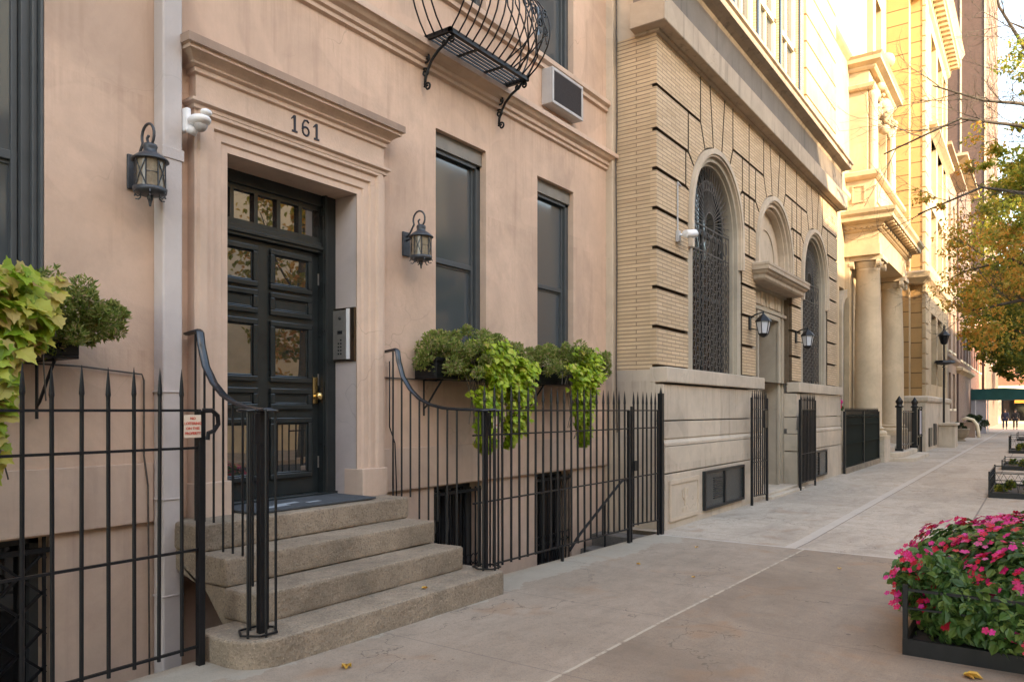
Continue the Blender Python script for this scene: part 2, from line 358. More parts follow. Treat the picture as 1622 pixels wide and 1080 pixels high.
    def wall(s, x0, x1, z0, z1, y, depth, holes=(), ax='x'):
        """a wall sheet with rectangular holes and their reveals (depth > 0 goes into the house)"""
        xs = sorted({x0, x1, *[h[0] for h in holes], *[h[1] for h in holes]}); xs = [a for a in xs if x0 <= a <= x1]
        zs = sorted({z0, z1, *[h[2] for h in holes], *[h[3] for h in holes]}); zs = [a for a in zs if z0 <= a <= z1]
        P = (lambda a, d, c: (a, y + d, c)) if ax == 'x' else (lambda a, d, c: (y + d, a, c))
        for a, b in zip(xs, xs[1:]):
            for c, d in zip(zs, zs[1:]):
                mx, mz = (a + b) / 2, (c + d) / 2
                if any(h[0] < mx < h[1] and h[2] < mz < h[3] for h in holes): continue
                s.add([P(a, 0, c), P(b, 0, c), P(b, 0, d), P(a, 0, d)], [(0, 1, 2, 3)])
        for h in holes:
            a, b, c, d = h[:4]; D = depth
            s.add([P(a, 0, c), P(a, D, c), P(a, D, d), P(a, 0, d)], [(0, 1, 2, 3)])
            s.add([P(b, 0, c), P(b, D, c), P(b, D, d), P(b, 0, d)], [(3, 2, 1, 0)])
            s.add([P(a, 0, d), P(a, D, d), P(b, D, d), P(b, 0, d)], [(0, 1, 2, 3)])
            s.add([P(a, 0, c), P(a, D, c), P(b, D, c), P(b, 0, c)], [(3, 2, 1, 0)])
        return s
    def leaf(s, p, d, nrm, L, W, fold=.25):
        """one pointed oval leaf, folded along its midrib"""
        d = d.normalized(); q = d.cross(nrm)
        if q.length < .05: q = d.orthogonal()
        q.normalize(); n2 = q.cross(d); h = n2 * (W * fold)
        return s.add([p, p + d * L * .3 + q * W * .5 + h, p + d * L * .68 + q * W * .38 + h, p + d * L - n2 * L * .12,
                      p + d * L * .68 - q * W * .38 + h, p + d * L * .3 - q * W * .5 + h], [(0, 1, 2, 3), (0, 3, 4, 5)])
    def lobed(s, p, d, nrm, L, fold=.18):
        """a five lobed leaf fanned from its stalk, halves folded on the midrib"""
        d = d.normalized(); q = d.cross(nrm)
        if q.length < .05: q = d.orthogonal()
        q.normalize(); n2 = q.cross(d)
        out = [(-.04, 0), (-.12, .30), (.12, .34), (.22, .56), (.40, .36), (.66, .30), (.72, .14), (1, 0)]
        n0 = len(s.v); c = p + d * L * .3
        pts = [c + n2 * 0] + [p + d * L * a + q * L * b + n2 * (abs(b) * L * fold - max(0, a - .5) * L * .25) for a, b in out] + [p + d * L * a - q * L * b + n2 * (abs(b) * L * fold - max(0, a - .5) * L * .25) for a, b in out[-2:0:-1]]
        s.v += [tuple(x) for x in pts]; m = len(pts) - 1
        s.f += [(n0, n0 + 1 + k, n0 + 1 + (k + 1) % m) for k in range(m)]
        return s
    def build(s, name, mat, parent=None, smooth=False, origin=None, bevel=0):
        if parent is not None: org = WL[parent.name]
        elif origin is not None: org = Vector(origin)
        else:
            xs, ys, zs = zip(*s.v); org = Vector(((min(xs) + max(xs)) / 2, (min(ys) + max(ys)) / 2, min(zs)))
        me = bpy.data.meshes.new(name)
        me.from_pydata([(x - org.x, y - org.y, z - org.z) for x, y, z in s.v], [], s.f)
        me.validate(); me.update()
        if smooth: me.shade_smooth()
        me.materials.append(M[mat] if isinstance(mat, str) else mat)
        o = bpy.data.objects.new(name, me); COL.objects.link(o)
        if parent is not None: o.parent = parent
        else: o.location = org
        WL[o.name] = org
        if bevel:
            b = o.modifiers.new('bevel', 'BEVEL'); b.width = bevel; b.segments = 2; b.limit_method = 'ANGLE'; b.angle_limit = R(40)
        return o
    def fixn(s): return s
TEX = {}
def worn(o, vox=.013, amp=.009, amp2=.006):
    """round and pit a block of cast concrete"""
    for k, sz in (('pits', .035), ('wear', .28)):
        if k not in TEX: TEX[k] = bpy.data.textures.new(k, 'CLOUDS'); TEX[k].noise_scale = sz; TEX[k].noise_depth = 3
    r = o.modifiers.new('remesh', 'REMESH'); r.mode = 'VOXEL'; r.voxel_size = vox
    for k, a in (('pits', amp2), ('wear', amp)):
        d = o.modifiers.new(k, 'DISPLACE'); d.texture = TEX[k]; d.texture_coords = 'GLOBAL'; d.strength = a; d.mid_level = .5
    return o
def recalc(o):
    import bmesh
    bm = bmesh.new(); bm.from_mesh(o.data); bmesh.ops.recalc_face_normals(bm, faces=bm.faces); bm.to_mesh(o.data); bm.free(); return o
def box(name, mat, parent, *b, bevel=0): return MB().box(*b).build(name, mat, parent, bevel=bevel)
def dup(o, off=(0, 0, 0), parent=None, label=None, rot=None):
    c = o.copy(); COL.objects.link(c)
    if parent is not None: c.parent = parent
    c.location = Vector(o.location) + Vector(off)
    if rot is not None: c.rotation_euler[2] = rot
    WL[c.name] = WL[o.name] + Vector(off) if parent is None else WL[parent.name]
    if label: c['label'] = label
    for ch in [x for x in list(bpy.data.objects) if x.parent == o]: dup(ch, (0, 0, 0), c)
    return c
# ================================================================== SETTING
def strip(name, mat, xs, y0, y1, dz=0.0, thick=.0):
    m = MB()
    for x in xs: m.v += [(x, y0, gz(x) + dz), (x, y1, gz(x) + dz)]
    m.f = [(2 * i, 2 * i + 2, 2 * i + 3, 2 * i + 1) for i in range(len(xs) - 1)]
    o = m.build(name, mat); o['kind'] = 'structure'; return o
EDGE = 4.06
# pavement: one sheet, with the areaway cut out on the house side
xs = [-60, -20, 0, 1, 2.6, 3.8, 5, 6.2, 7.4, 8.5, 9.0, 9.6, 12, 20, 40, 80, 160, 400]
m = MB()
def quad(x0, x1, y0, y1):
    m.add([(x0, y0, gz(x0)), (x1, y0, gz(x1)), (x1, y1, gz(x1)), (x0, y1, gz(x0))], [(0, 1, 2, 3)])
for a, b_ in zip(xs, xs[1:]):
    quad(a, b_, -.6, EDGE)
    if a >= 9.4: quad(a, b_, EDGE, 14)
quad(9.2, 9.6, EDGE, 4.6)
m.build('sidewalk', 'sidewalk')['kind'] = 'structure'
m = MB(); m.box(-60, 400, -.75, -.6, -.3, -.095)
m.build('kerb', 'step')['kind'] = 'structure'
m = MB(); m.add([(-60, -10, -.24), (400, -10, -.24), (400, -.75, -.24), (-60, -.75, -.24)], [(0, 1, 2, 3)])
m.build('road', 'asphalt')['kind'] = 'structure'
m = MB(); m.box(-60, 400, -15, -10, -.4, -.1)
m.build('far_sidewalk', 'sidewalk')['kind'] = 'structure'
m = MB(); m.add([(-400, -400, -.9), (900, -400, -.9), (900, 400, -.9), (-400, 400, -.9)], [(0, 1, 2, 3)])
m.build('ground', 'asphalt')['kind'] = 'structure'
# areaway: sunken floor and retaining wall under the pavement edge
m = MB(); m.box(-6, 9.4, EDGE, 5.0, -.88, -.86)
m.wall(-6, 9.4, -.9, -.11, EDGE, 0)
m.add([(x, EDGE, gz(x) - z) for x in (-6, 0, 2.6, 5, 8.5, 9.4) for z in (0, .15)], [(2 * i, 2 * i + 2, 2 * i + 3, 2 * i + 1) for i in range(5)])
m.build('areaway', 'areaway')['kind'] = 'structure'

# ================================================================== PINK TOWNHOUSE
P = 4.9
house = thing('townhouse', 'pink stucco townhouse with black panelled door and number 161', 'house', (3, 4.9, 0))
WA, WB, WC = (.95, 2.11), (5.70, 6.53), (7.55, 8.40)
DX0, DX1, DZ0, DZ1 = 3.33, 4.61, .75, 3.38
holes = [(*WA, 2.15, 4.3), (*WB, 2.15, 4.3), (*WC, 2.15, 4.3), (DX0 - .03, DX1 + .03, DZ0, DZ1 + .03),
         (*WA, 5.8, 8), (*WB, 5.8, 8), (*WC, 5.8, 8), (3.5, 4.4, 5.8, 8)]
m = MB().wall(-6, 9.41, .75, 12, P, .14, holes)
m.build('wall', 'pink', house)
bh = [(1.1, 2.16, -.6, .74), (5.70, 6.50, -.5, .74), (7.58, 8.42, -.5, .74)]
m = MB().wall(-6, 9.41, -.9, .75, P + .025, .3, bh)
m.add([(-6, P, .75), (9.41, P, .75), (9.41, P + .025, .75), (-6, P + .025, .75)], [(0, 1, 2, 3)])
m.build('basement_wall', 'pinklow', house)
m = MB().box(-6, 2.785, P - .014, P + .05, .752, 1.15).box(4.93, 9.40, P - .014, P + .05, .752, 1.15)
m.build('water_table', 'pinklow', house, bevel=.006)
m = MB()
m.cornice(-6, 9.40, P, P + .02, [(0, 4.80), (.03, 4.815), (.03, 4.85), (.055, 4.865), (.055, 4.905), (.09, 4.93), (.12, 4.97), (.14, 4.975), (.14, 5.03), (0, 5.10)], False, False)
recalc(m.build('string_course', 'pinktrim', house))
m = MB()
m.cornice(-6, 9.40, P, P + .02, [(0, 5.60), (.035, 5.615), (.035, 5.66), (.075, 5.69), (.075, 5.745), (0, 5.79)], False, False)
recalc(m.build('sill_course', 'pinktrim', house))
# roof body behind so the house has depth
box('house_body', 'pinklow', house, -6, 9.40, 6.1, 14, -.9, 11.9)
# grey square downpipe
m = MB().box(2.79, 2.93, 4.78, 4.9, -.87, 11)
dp = m.build('downpipe', 'duct', house, bevel=.012)
for z in (3.19, 1.62, .25, .9):
    MB().box(2.782, 2.938, 4.773, 4.899, z, z + (.075 if z > 3 else .012)).build('pipe_band', 'duct', dp, bevel=.003)
# ---- door surround
m = MB()
prof = [(0, 4.875), (0, 4.86), (.05, 4.86), (.062, 4.845), (.12, 4.845), (.132, 4.825), (.185, 4.825), (.2, 4.80), (.255, 4.80), (.27, 4.815), (.29, 4.815), (.29, 4.902)]
for side in (0, 1):
    n0 = len(m.v)
    for s_, y in prof:
        x = DX0 - s_ if side == 0 else DX1 + s_
        m.v += [(x, y, .99), (x, y, DZ1 + s_)]
    for i in range(len(prof) - 1): m.f.append((n0 + 2 * i, n0 + 2 * i + 1, n0 + 2 * i + 3, n0 + 2 * i + 2))
n0 = len(m.v)
for s_, y in prof: m.v += [(DX0 - s_, y, DZ1 + s_), (DX1 + s_, y, DZ1 + s_)]
for i in range(len(prof) - 1): m.f.append((n0 + 2 * i, n0 + 2 * i + 1, n0 + 2 * i + 3, n0 + 2 * i + 2))
recalc(m.build('door_architrave', 'pinktrim', house))
for a, b_ in ((DX0 - .3, DX0 + .003), (DX1 - .003, DX1 + .3)):
    box('plinth_block', 'pinktrim', house, a, b_, 4.785, 5.02, .745, .992, bevel=.006)
m = MB().cornice(DX0 - .29, DX1 + .29, 4.81, 4.91, [(0, 3.60), (.015, 3.605), (.015, 3.63), (.04, 3.645), (.04, 3.665), (0, 3.68)])
m.box(DX0 - .28, DX1 + .28, 4.815, 4.905, 3.665, 3.87)
fr = recalc(m.build('frieze', 'pinktrim', house))
m = MB().cornice(DX0 - .28, DX1 + .28, 4.815, 4.905, [(0, 3.845), (.02, 3.855), (.02, 3.885), (.045, 3.9), (.045, 3.915), (.06, 3.93), (.10, 3.96), (.115, 3.965), (.115, 3.99), (.135, 3.995), (.135, 4.05), (0, 4.085)])
hd = recalc(m.build('door_hood', 'pinktrim', house))
recalc(MB().cornice(DX0 - .28, DX1 + .28, 4.815, 4.905, [(.1375, 3.994), (.1375, 4.0525), (0, 4.0875)]).build('weathered_fascia', 'pinkdirt', hd))
# reveals and soffit of the doorway
m = MB().box(DX1, DX1 + .02, 4.87, 5.3, .75, DZ1 + .02)
m.build('door_reveal', 'reveal', house)
m = MB().box(DX0 - .02, DX0, 4.87, 5.3, .75, DZ1 + .02).box(DX0, DX1, 4.87, 5.3, DZ1, DZ1 + .02)
m.build('door_soffit', 'pinktrim', house)
# ---- number 161
def digit(mb, ch, x, z, h):
    y = 4.807
    if ch == '1':
        mb.box(x - .009, x + .009, y, y + .012, z, z + h)
        mb.box(x - .026, x + .026, y + .001, y + .013, z - .002, z + .012)
        mb.prism([(x - .01, z + h), (x - .034, z + h - .03), (x - .034, z + h - .018 - .02), (x - .008, z + h - .02)], y + .002, y + .011)
    else:
        pts = [(x + .03, y + .006, z + h * .86), (x + .012, y + .006, z + h * .98), (x - .012, y + .006, z + h * .93), (x - .03, y + .006, z + h * .68), (x - .033, y + .006, z + h * .34)]
        for k in range(0, 13):
            t = math.pi + k * math.pi / 6
            pts.append((x + .0 + .032 * math.cos(t), y + .006, z + h * .29 - .9 * .038 * math.sin(t)))
        mb.tube(pts, .0085, 6)
for ch, x in (('1', 3.90), ('6', 4.01), ('1', 4.12)):
    mb = MB(); digit(mb, ch, x, 3.695, .13); mb.build('digit', 'bronzenum', fr)

# ---- the door
door = MB().box(3.34, 4.47, 5.20, 5.245, .79, 2.875).build('door', 'doorpaint', house, bevel=.004)
m = MB().box(4.47, DX1, 5.13, 5.26, .75, DZ1).box(DX0 + .0, 3.34, 5.17, 5.26, .75, 2.9).box(DX0, 4.47, 5.15, 5.26, 2.875, 2.97)
m.box(DX0, 4.47, 5.15, 5.26, 3.28, DZ1).box(4.475, 4.5, 5.11, 5.13, .75, DZ1)
m.box(DX0, 4.47, 5.13, 5.15, 2.90, 2.93)
m.build('door_frame', 'doorpaint', house, bevel=.006)
box('threshold', 'doorpaint', house, DX0, DX1, 5.1, 5.26, .752, .79, bevel=.005)
def panel(parent, x0, x1, z0, z1, glass, yf=5.20, matname='doorpaint'):
    w = .045
    mm = MB()
    for (a, b_, c, d) in ((x0, x1, z0, z0 + w), (x0, x1, z1 - w, z1), (x0, x0 + w, z0 + w, z1 - w), (x1 - w, x1, z0 + w, z1 - w)):
        mm.box(a, b_, yf - .028, yf + .01, c, d)
    for (a, b_, c, d) in ((x0 + w, x1 - w, z0 + w, z0 + w + .014), (x0 + w, x1 - w, z1 - w - .014, z1 - w), (x0 + w, x0 + w + .014, z0 + w + .014, z1 - w - .014), (x1 - w - .014, x1 - w, z0 + w + .014, z1 - w - .014)):
        mm.box(a, b_, yf - .014, yf + .01, c, d)
    o = mm.build('panel', matname, parent, bevel=.008)
    MB().box(x0 + w, x1 - w, yf - .006, yf + .004, z0 + w, z1 - w).build('pane' if glass else 'infill', 'doorglass' if glass else matname, o)
for x0, x1 in ((3.40, 3.83), (3.95, 4.385)):
    for z0, z1, g in ((2.50, 2.83, 1), (2.285, 2.475, 0), (1.735, 2.24, 1), (1.51, 1.685, 0), (.93, 1.44, 1)):
        panel(door, x0, x1, z0, z1, g)
m = MB()
for k in range(6):
    x = 3.36 + k * .222
    m.box(x - .018, x + .018, 5.17, 5.22, 2.97, 3.28)
m.box(3.36, 4.47, 5.172, 5.22, 2.97, 3.01).box(3.36, 4.47, 5.172, 5.22, 3.24, 3.28)
tr = m.build('transom', 'doorpaint', house)
for k in range(5): box('pane', 'doorglass', tr, 3.378 + k * .222, 3.564 + k * .222, 5.20, 5.205, 3.01, 3.24)
kp = MB().box(4.40, 4.455, 5.185, 5.198, 1.56, 1.79).build('knob_plate', 'brass', door, bevel=.003)
MB().lathe([(.001, 0), (.012, .002), (.012, .03), (.03, .04), (.034, .055), (.028, .068), (.001, .075)], (0, 0, 0), 16)
k_ = MB(); prof = [(.012, 0), (.012, .03), (.03, .04), (.034, .055), (.028, .068), (.001, .075)]
n = 16
for r_, d_ in prof:
    for q in range(n): k_.v.append((4.43 + r_ * math.cos(q * 2 * math.pi / n), 5.185 - d_, 1.625 + r_ * math.sin(q * 2 * math.pi / n)))
for i in range(len(prof) - 1):
    for q in range(n): k_.f.append((i * n + q, i * n + (q + 1) % n, (i + 1) * n + (q + 1) % n, (i + 1) * n + q))
k_.build('knob', 'brass', kp, True)
m = MB()
for z in (1.0, 1.72, 2.6): m.box(4.462, 4.485, 5.19, 5.205, z, z + .1)
m.build('lock_edge', 'steel', door)

# ---- sash windows
def sash(parent, x0, x1, z0, z1, y=5.03, rail=None, header=True):
    fr_ = MB()
    w = .055
    fr_.box(x0, x0 + w, y - .03, y + .05, z0, z1).box(x1 - w - .02, x1, y - .05, y + .05, z0, z1)
    fr_.box(x0 + w, x1 - w, y - .03, y + .05, z1 - w, z1).box(x0, x1, y - .06, y + .05, z0, z0 + .04)
    fr_.box(x1 - w - .06, x1 - w - .025, y - .015, y + .05, z0, z1 - .05)
    mid = rail or (z0 + z1) / 2
    fr_.box(x0 + w, x1 - w - .02, y - .01, y + .05, mid - .035, mid + .02)
    fr_.box(x0 + w, x1 - w - .02, y + .01, y + .05, mid - .06, mid - .035)
    f = fr_.build('window', 'frame', parent, bevel=.004)
    MB().box(x0 + w, x1 - w - .02, y + .0, y + .006, mid + .02, z1 - w).build('pane', 'glass', f)
    MB().box(x0 + w, x1 - w - .02, y + .02, y + .026, z0 + .04, mid - .06).build('pane', 'glass', f)
    if header:
        MB().box(x0, x1, y - .075, y - .03, z1 - .16, z1 - .0).build('header', 'framelt', f, bevel=.004)
        MB().box(x0 + .01, x1 - .01, y - .05, y - .032, z1 - .2, z1 - .16).build('header_trim', 'frame', f)
    return f
sash(house, *WB, 2.15, 4.3, rail=fz(765, 428, 5.0))
sash(house, *WC, 2.15, 4.3, rail=fz(765, 428, 5.0))
for w in (WB, WC, (3.5, 4.4), WA): sash(house, *w, 5.8, 8, header=False)
# near left window: heavy dark casing
f = sash(house, WA[0], WA[1] - .02, 2.15, 4.3, header=False, rail=fz(10, 240, 5.0))
m = MB().box(WA[1] - .02, WA[1], 4.903, 5.06, 2.15, 4.3).box(WA[1] - .05, WA[1] - .02, 4.94, 4.975, 2.15, 4.3)
m.build('casing', 'frame', f, bevel=.006)
# ---- basement windows with grilles
for i, (x0, x1, z0, z1) in enumerate(bh):
    m = MB().box(x0, x0 + .05, 5.1, 5.18, z0, z1).box(x1 - .05, x1, 5.1, 5.18, z0, z1).box(x0, x1, 5.1, 5.18, z1 - .06, z1).box(x0, x1, 5.1, 5.18, z0, z0 + .05)
    m.box((x0 + x1) / 2 - .02, (x0 + x1) / 2 + .02, 5.1, 5.18, z0, z1)
    f = m.build('basement_window', 'frame', house)
    MB().box(x0 + .05, x1 - .05, 5.15, 5.155, z0 + .05, z1 - .06).build('pane', 'darkglass', f)
    g = MB()
    g.box(x0, x1, 4.94, 4.965, z1 - .1, z1 - .07).box(x0, x1, 4.94, 4.965, z0 + .03, z0 + .06)
    if i == 0:
        for k in range(-3, 6):
            a = x0 + k * .25
            for sgn in (1, -1):
                pts = [(a, z0 + .06), (a + 1.28, z1 - .1)] if sgn > 0 else [(a + 1.28, z0 + .06), (a, z1 - .1)]
                (xa, za), (xb, zb) = pts
                def clip(xa, za, xb, zb):
                    t0, t1 = 0, 1
                    for lo, hi in ((x0 + .02, x1 - .02),):
                        if xb != xa:
                            ta, tb = (lo - xa) / (xb - xa), (hi - xa) / (xb - xa)
                            t0, t1 = max(t0, min(ta, tb)), min(t1, max(ta, tb))
                    return t0, t1
                t0, t1 = clip(xa, za, xb, zb)
                if t1 > t0: g.tube([(xa + (xb - xa) * t, 4.952, za + (zb - za) * t) for t in (t0, t1)], .011, 4)
        for k in range(3): g.tube([(x0 + .03 + k * .5, 4.952, z0), (x0 + .03 + k * .5, 4.952, z1)], .012, 4)
    else:
        k = x0 + .03
        while k < x1: g.tube([(k, 4.952, z0), (k, 4.952, z1 - .05)], .009, 4); k += .085
        for j in range(9):
            cx = x0 + .06 + j * .085
            for zc in (z0 + .33, z0 + .43):
                g.tube([(cx + .04 * math.cos(t * .785), 4.94, zc + .05 * math.sin(t * .785)) for t in range(9)], .006, 4)
    g.build('window_grille', 'iron', f)

# ================================================================== STOOP
SL, SR = 2.86, 4.89
SF = [3.59, 3.90, 4.20, 4.50]; SZ = [.19, .38, .565, .75]
stoop = thing('stoop', 'four weathered concrete steps rising to the black front door', 'steps', (3.9, 4.1, 0))
def rounded(x0, x1, y0, y1, rl, rr, n=8):
    pts = [(x0, y1)]
    for k in range(n + 1):
        t = math.pi + k * math.pi / 2 / n; pts.append((x0 + rl + rl * math.cos(t), y0 + rl + rl * math.sin(t)))
    for k in range(n + 1):
        t = 1.5 * math.pi + k * math.pi / 2 / n; pts.append((x1 - rr + rr * math.cos(t), y0 + rr + rr * math.sin(t)))
    pts.append((x1, y1)); return pts
MB().prism(rounded(2.60, 5.06, 3.59, 4.12, .24, .05), -.12, .19, 'z').build('bottom_step', 'step', stoop, bevel=.014); worn(bpy.data.objects['bottom_step'])
for i in (1, 2, 3):
    yb = 5.3 if i == 3 else SF[i + 1] + .03
    MB().box(SL + .004 * i, SR - .004 * i, SF[i], yb, SZ[i - 1] - (.0 if i == 1 else .0), SZ[i]).build('step', 'step', stoop, bevel=.016)
    worn([o for o in bpy.data.objects if o.name.startswith('step')][-1])
sp = [(4.13, -.1), (4.125, .188), (3.93, .189), (4.2, .379), (4.5, .5649), (4.9, .70), (4.9, .46), (4.44, .33), (4.22, .12)]
MB().prism([(4.10, -.1), (4.10, .186), (4.235, .186), (4.235, .376), (4.535, .376), (4.535, .561), (4.89, .561), (4.89, .46), (4.44, .33), (4.22, .10)], SL + .02, SR - .02, 'x').build('side_slab', 'step', stoop, bevel=.008)
# doormat
tag(MB().box(3.37, 4.58, 4.60, 5.09, .756, .772).build('doormat', 'mat', bevel=.004), 'blue grey rubber doormat lying at the black door', 'doormat')
dm = bpy.data.objects['doormat']
m = MB()
for (a, b_, c, d) in ((3.55, 3.8, 4.72, 4.78), (3.72, 3.95, 4.80, 4.86), (3.98, 4.12, 4.74, 4.79)):
    m.box(a, b_, c, d, .7722, .7735, .12)
m.build('pale_marks', 'scuff', dm)

# ================================================================== STOOP RAILINGS
def zstep(y):
    for yy, z in ((4.5, .75), (4.2, .565), (3.9, .38), (3.5, .19)):
        if y >= yy: return z
    return .19
def stoop_rail(sgn, xr, xn, label):
    t = thing('stoop_railing', label, 'handrail', (xr, 3.77, .19), 'iron railings of the stoop')
    o = xn - xr
    path = [(xr, 4.84, 2.03), (xr, 4.70, 2.045), (xr, 4.685, 2.03), (xr, 4.67, 1.94), (xr, 4.62, 1.80), (xr, 4.53, 1.685), (xr, 4.42, 1.60), (xr, 4.3, 1.55), (xr, 4.15, 1.52),
            (xr + o * .2, 4.0, 1.51), (xr + o * .55, 3.88, 1.507), (xr + o, 3.72, 1.505), (xr + o * 1.1, 3.66, 1.504)]
    MB().tube(path, .031, 8, flat=.42).build('handrail', 'rail', t, True)
    loop = [(xn + sgn * .02 + .1 * math.cos(a), 3.76 + .1 * math.sin(a), 1.5) for a in [R(d) for d in range(-100, 250, 25)]]
    MB().tube(loop, .024, 6, flat=.4).build('volute', 'rail', t, True)
    y = 4.74; first = None
    k = 0
    while y > 3.9:
        zb = zstep(y)
        # rail height at y
        zt = 1.5
        for (x1, y1, z1), (x2, y2, z2) in zip(path[1:], path[2:]):
            if y2 <= y <= y1: zt = z1 + (z2 - z1) * (y1 - y) / max(1e-6, y1 - y2)
        if y > 4.7: zt = 2.03
        xx = xr + (o * .3 if y < 4.0 else 0)
        MB().tube([(xx, y, zb - .01), (xx, y, zt - .005)], .0085, 6).build('baluster', 'iron', t)
        y -= .105
    for a in (200, 260, 320, 20, 80):
        bx, by = xn + sgn * .02 + .1 * math.cos(R(a)), 3.76 + .1 * math.sin(R(a))
        MB().tube([(bx, by, .18), (bx, by, 1.5)], .0085, 6).build('baluster', 'iron', t)
    m = MB().box(xn - .019, xn + .019, 3.741, 3.779, .19, 1.5).box(xn - .025, xn + .025, 3.735, 3.785, 1.3, 1.485)
    m.build('newel_post', 'iron', t, bevel=.004)
    base = [(xn + sgn * .02 + .115 * math.cos(R(60 * q)), 3.76 + .115 * math.sin(R(60 * q))) for q in range(6)]
    m = MB()
    for q in range(6):
        a, b2 = base[q], base[(q + 1) % 6]; m.tube([(*a, .205), (*b2, .205)], .008, 4)
    m.build('base_ring', 'iron', t)
    return t
stoop_rail(-1, 3.0, 2.80, 'black iron railing on the left edge of the stoop by the grey downpipe')
stoop_rail(1, 4.93, 5.0, 'black iron railing on the right edge of the stoop below the right wall lantern')

# ================================================================== FENCES
def picket(mb, z0, z1, sp=.16, r=.0115):
    mb.tube([(0, 0, z0), (0, 0, z1 - sp), (0, 0, z1 - sp * .9), (0, 0, z1 - sp * .45), (0, 0, z1)], [r, r, r * 1.28, r * .8, .0012], 6)
    return mb
def fence(name, label, x0, x1, y, xs_, posts, zb=.1, group=None, top=1.73, rails=(1.5, 1.285, .70, .14), cat='fence'):
    t = thing(name, label, cat, ((x0 + x1) / 2, y, gz((x0 + x1) / 2)), group)
    g0 = gz((x0 + x1) / 2)
    for z in rails:
        MB().tube([(x0, y, z), (x1, y, z - (.04 if z < .3 and x0 > 5 else 0))], .0125, 4, flat=.8).build('rail', 'iron', t)
    me = None
    for x in xs_:
        if me is None:
            mb = picket(MB(), rails[-1] - .03, top)
            mb.v = [(a + xs_[0], b_ + y, c) for a, b_, c in mb.v]
            me = mb.build('picket', 'iron', t)
        else:
            c = me.copy(); COL.objects.link(c); c.parent = t
            c.location = (x - xs_[0], 0, rnd.uniform(-.004, .004)); c.rotation_euler = (rnd.uniform(-.003, .003), rnd.uniform(-.004, .004), 0)
    for x, zt, w in posts:
        MB().box(x - w, x + w, y - w, y + w, gz(x) - .02, zt).build('post', 'iron', t, bevel=.004)
    return t
xl = [1.751 + .1368 * k for k in range(-27, 6)]
fl = fence('iron_fence', 'black spiked iron fence left of the stoop in front of the grey downpipe', -2.05, 2.55, 3.98, xl, [(2.55, 1.5, .020)], group='iron fences before the pink house')
m = MB().tube([(2.55, 3.96, 1.5), (2.60, 3.94, 1.5), (2.635, 3.94, 1.47), (2.64, 3.94, 1.42), (2.61, 3.94, 1.38), (2.575, 3.94, 1.37), (2.57, 3.94, 1.33)], .014, 6)
m.build('latch_hook', 'iron', fl)
xr_ = [5.28 + .1368 * k for k in range(0, 21)]
fence('iron_fence', 'long black spiked iron fence between the stoop and the areaway gate', 5.12, 8.12, 3.98, xr_, [(8.12, 1.5, .018), (6.6, .13, .014)], group='iron fences before the pink house')
xg = [8.26 + .125 * k for k in range(0, 6)]
gt = fence('iron_gate', 'black spiked iron gate closing the areaway beside the tan brick building', 8.18, 8.98, 3.985, xg, [(8.2, 1.55, .012), (8.97, 1.5, .014)], cat='gate')
for x in (9.05,):
    tag(MB().box(x - .032, x + .032, 3.95, 4.014, gz(x) - .03, 1.72).tube([(x, 3.982, 1.72), (x, 3.982, 1.80)], .02, 6, r2=.002).build('gate_post', 'iron', bevel=.004), 'thick black iron gate post against the tan building base', 'post')
MB().box(8.22, 8.28, 3.95, 3.975, .78, .9).build('lock_box', 'iron', gt)
# areaway stair and its handrail
st = thing('areaway_stair', 'concrete steps going down behind the iron gate', 'steps', (8.4, 4.4, -.87))
for k in range(5):
    MB().box(7.5 + k * .3, 7.5 + (k + 1) * .3 + .001, 4.12, 4.80, -.86, -.86 + .15 * (k + 1)).build('step', 'areaway', st, bevel=.01)
hr = thing('stair_handrail', 'slanting black iron handrail seen through the fence near the gate', 'handrail', (8.1, 4.3, -.5))
MB().tube([(7.35, 4.34, -.08), (7.58, 4.34, .07), (8.64, 4.34, .60), (8.8, 4.34, .62), (8.84, 4.34, .55)], .017, 6).build('rail', 'iron', hr, True)
for x, z in ((7.7, .13), (8.2, .38)):
    MB().tube([(x, 4.34, z), (x, 4.34, -.75)], .012, 6).build('support', 'iron', hr)

# notice plates on the railings
def notice(x, y, z, w, h, rot, label, lines, sz):
    t = thing('notice_plate', label, 'sign', (x, y, z)); t.rotation_euler[2] = 0
    MB().box(x - w / 2, x + w / 2, y - .002, y + .002, z - h / 2, z + h / 2).build('plate', 'paper', t, bevel=.001)
    for i, l in enumerate(lines):
        cu = bpy.data.curves.new('lettering', 'FONT'); cu.body = l; cu.size = sz; cu.align_x = 'CENTER'; cu.extrude = .0006; cu.offset = sz * .02
        tmp = bpy.data.objects.new('lettering_curve', cu); COL.objects.link(tmp); bpy.context.view_layer.update()
        me = bpy.data.meshes.new_from_object(tmp.evaluated_get(bpy.context.evaluated_depsgraph_get())); bpy.data.objects.remove(tmp)
        me.materials.clear(); me.materials.append(M['redink'])
        o = bpy.data.objects.new('lettering', me); COL.objects.link(o); o.parent = t
        o.rotation_euler = (math.pi / 2, 0, 0); o.location = (0, -.0035, h / 2 - h / (len(lines) + .6) * (i + .95)); WL[o.name] = Vector((x, y, z))
    return t
notice(2.485, 3.955, 1.41, .105, .13, 0, 'small pinkish notice with red lettering wired to the left fence', ['NO', 'LOITERING', 'ON THIS', 'PROPERTY'], .021)
notice(5.06, 3.70, 1.40, .05, .10, 0, 'tiny faded notice tag hanging on the right stoop railing', ['NO', 'LOITERING'], .0088)
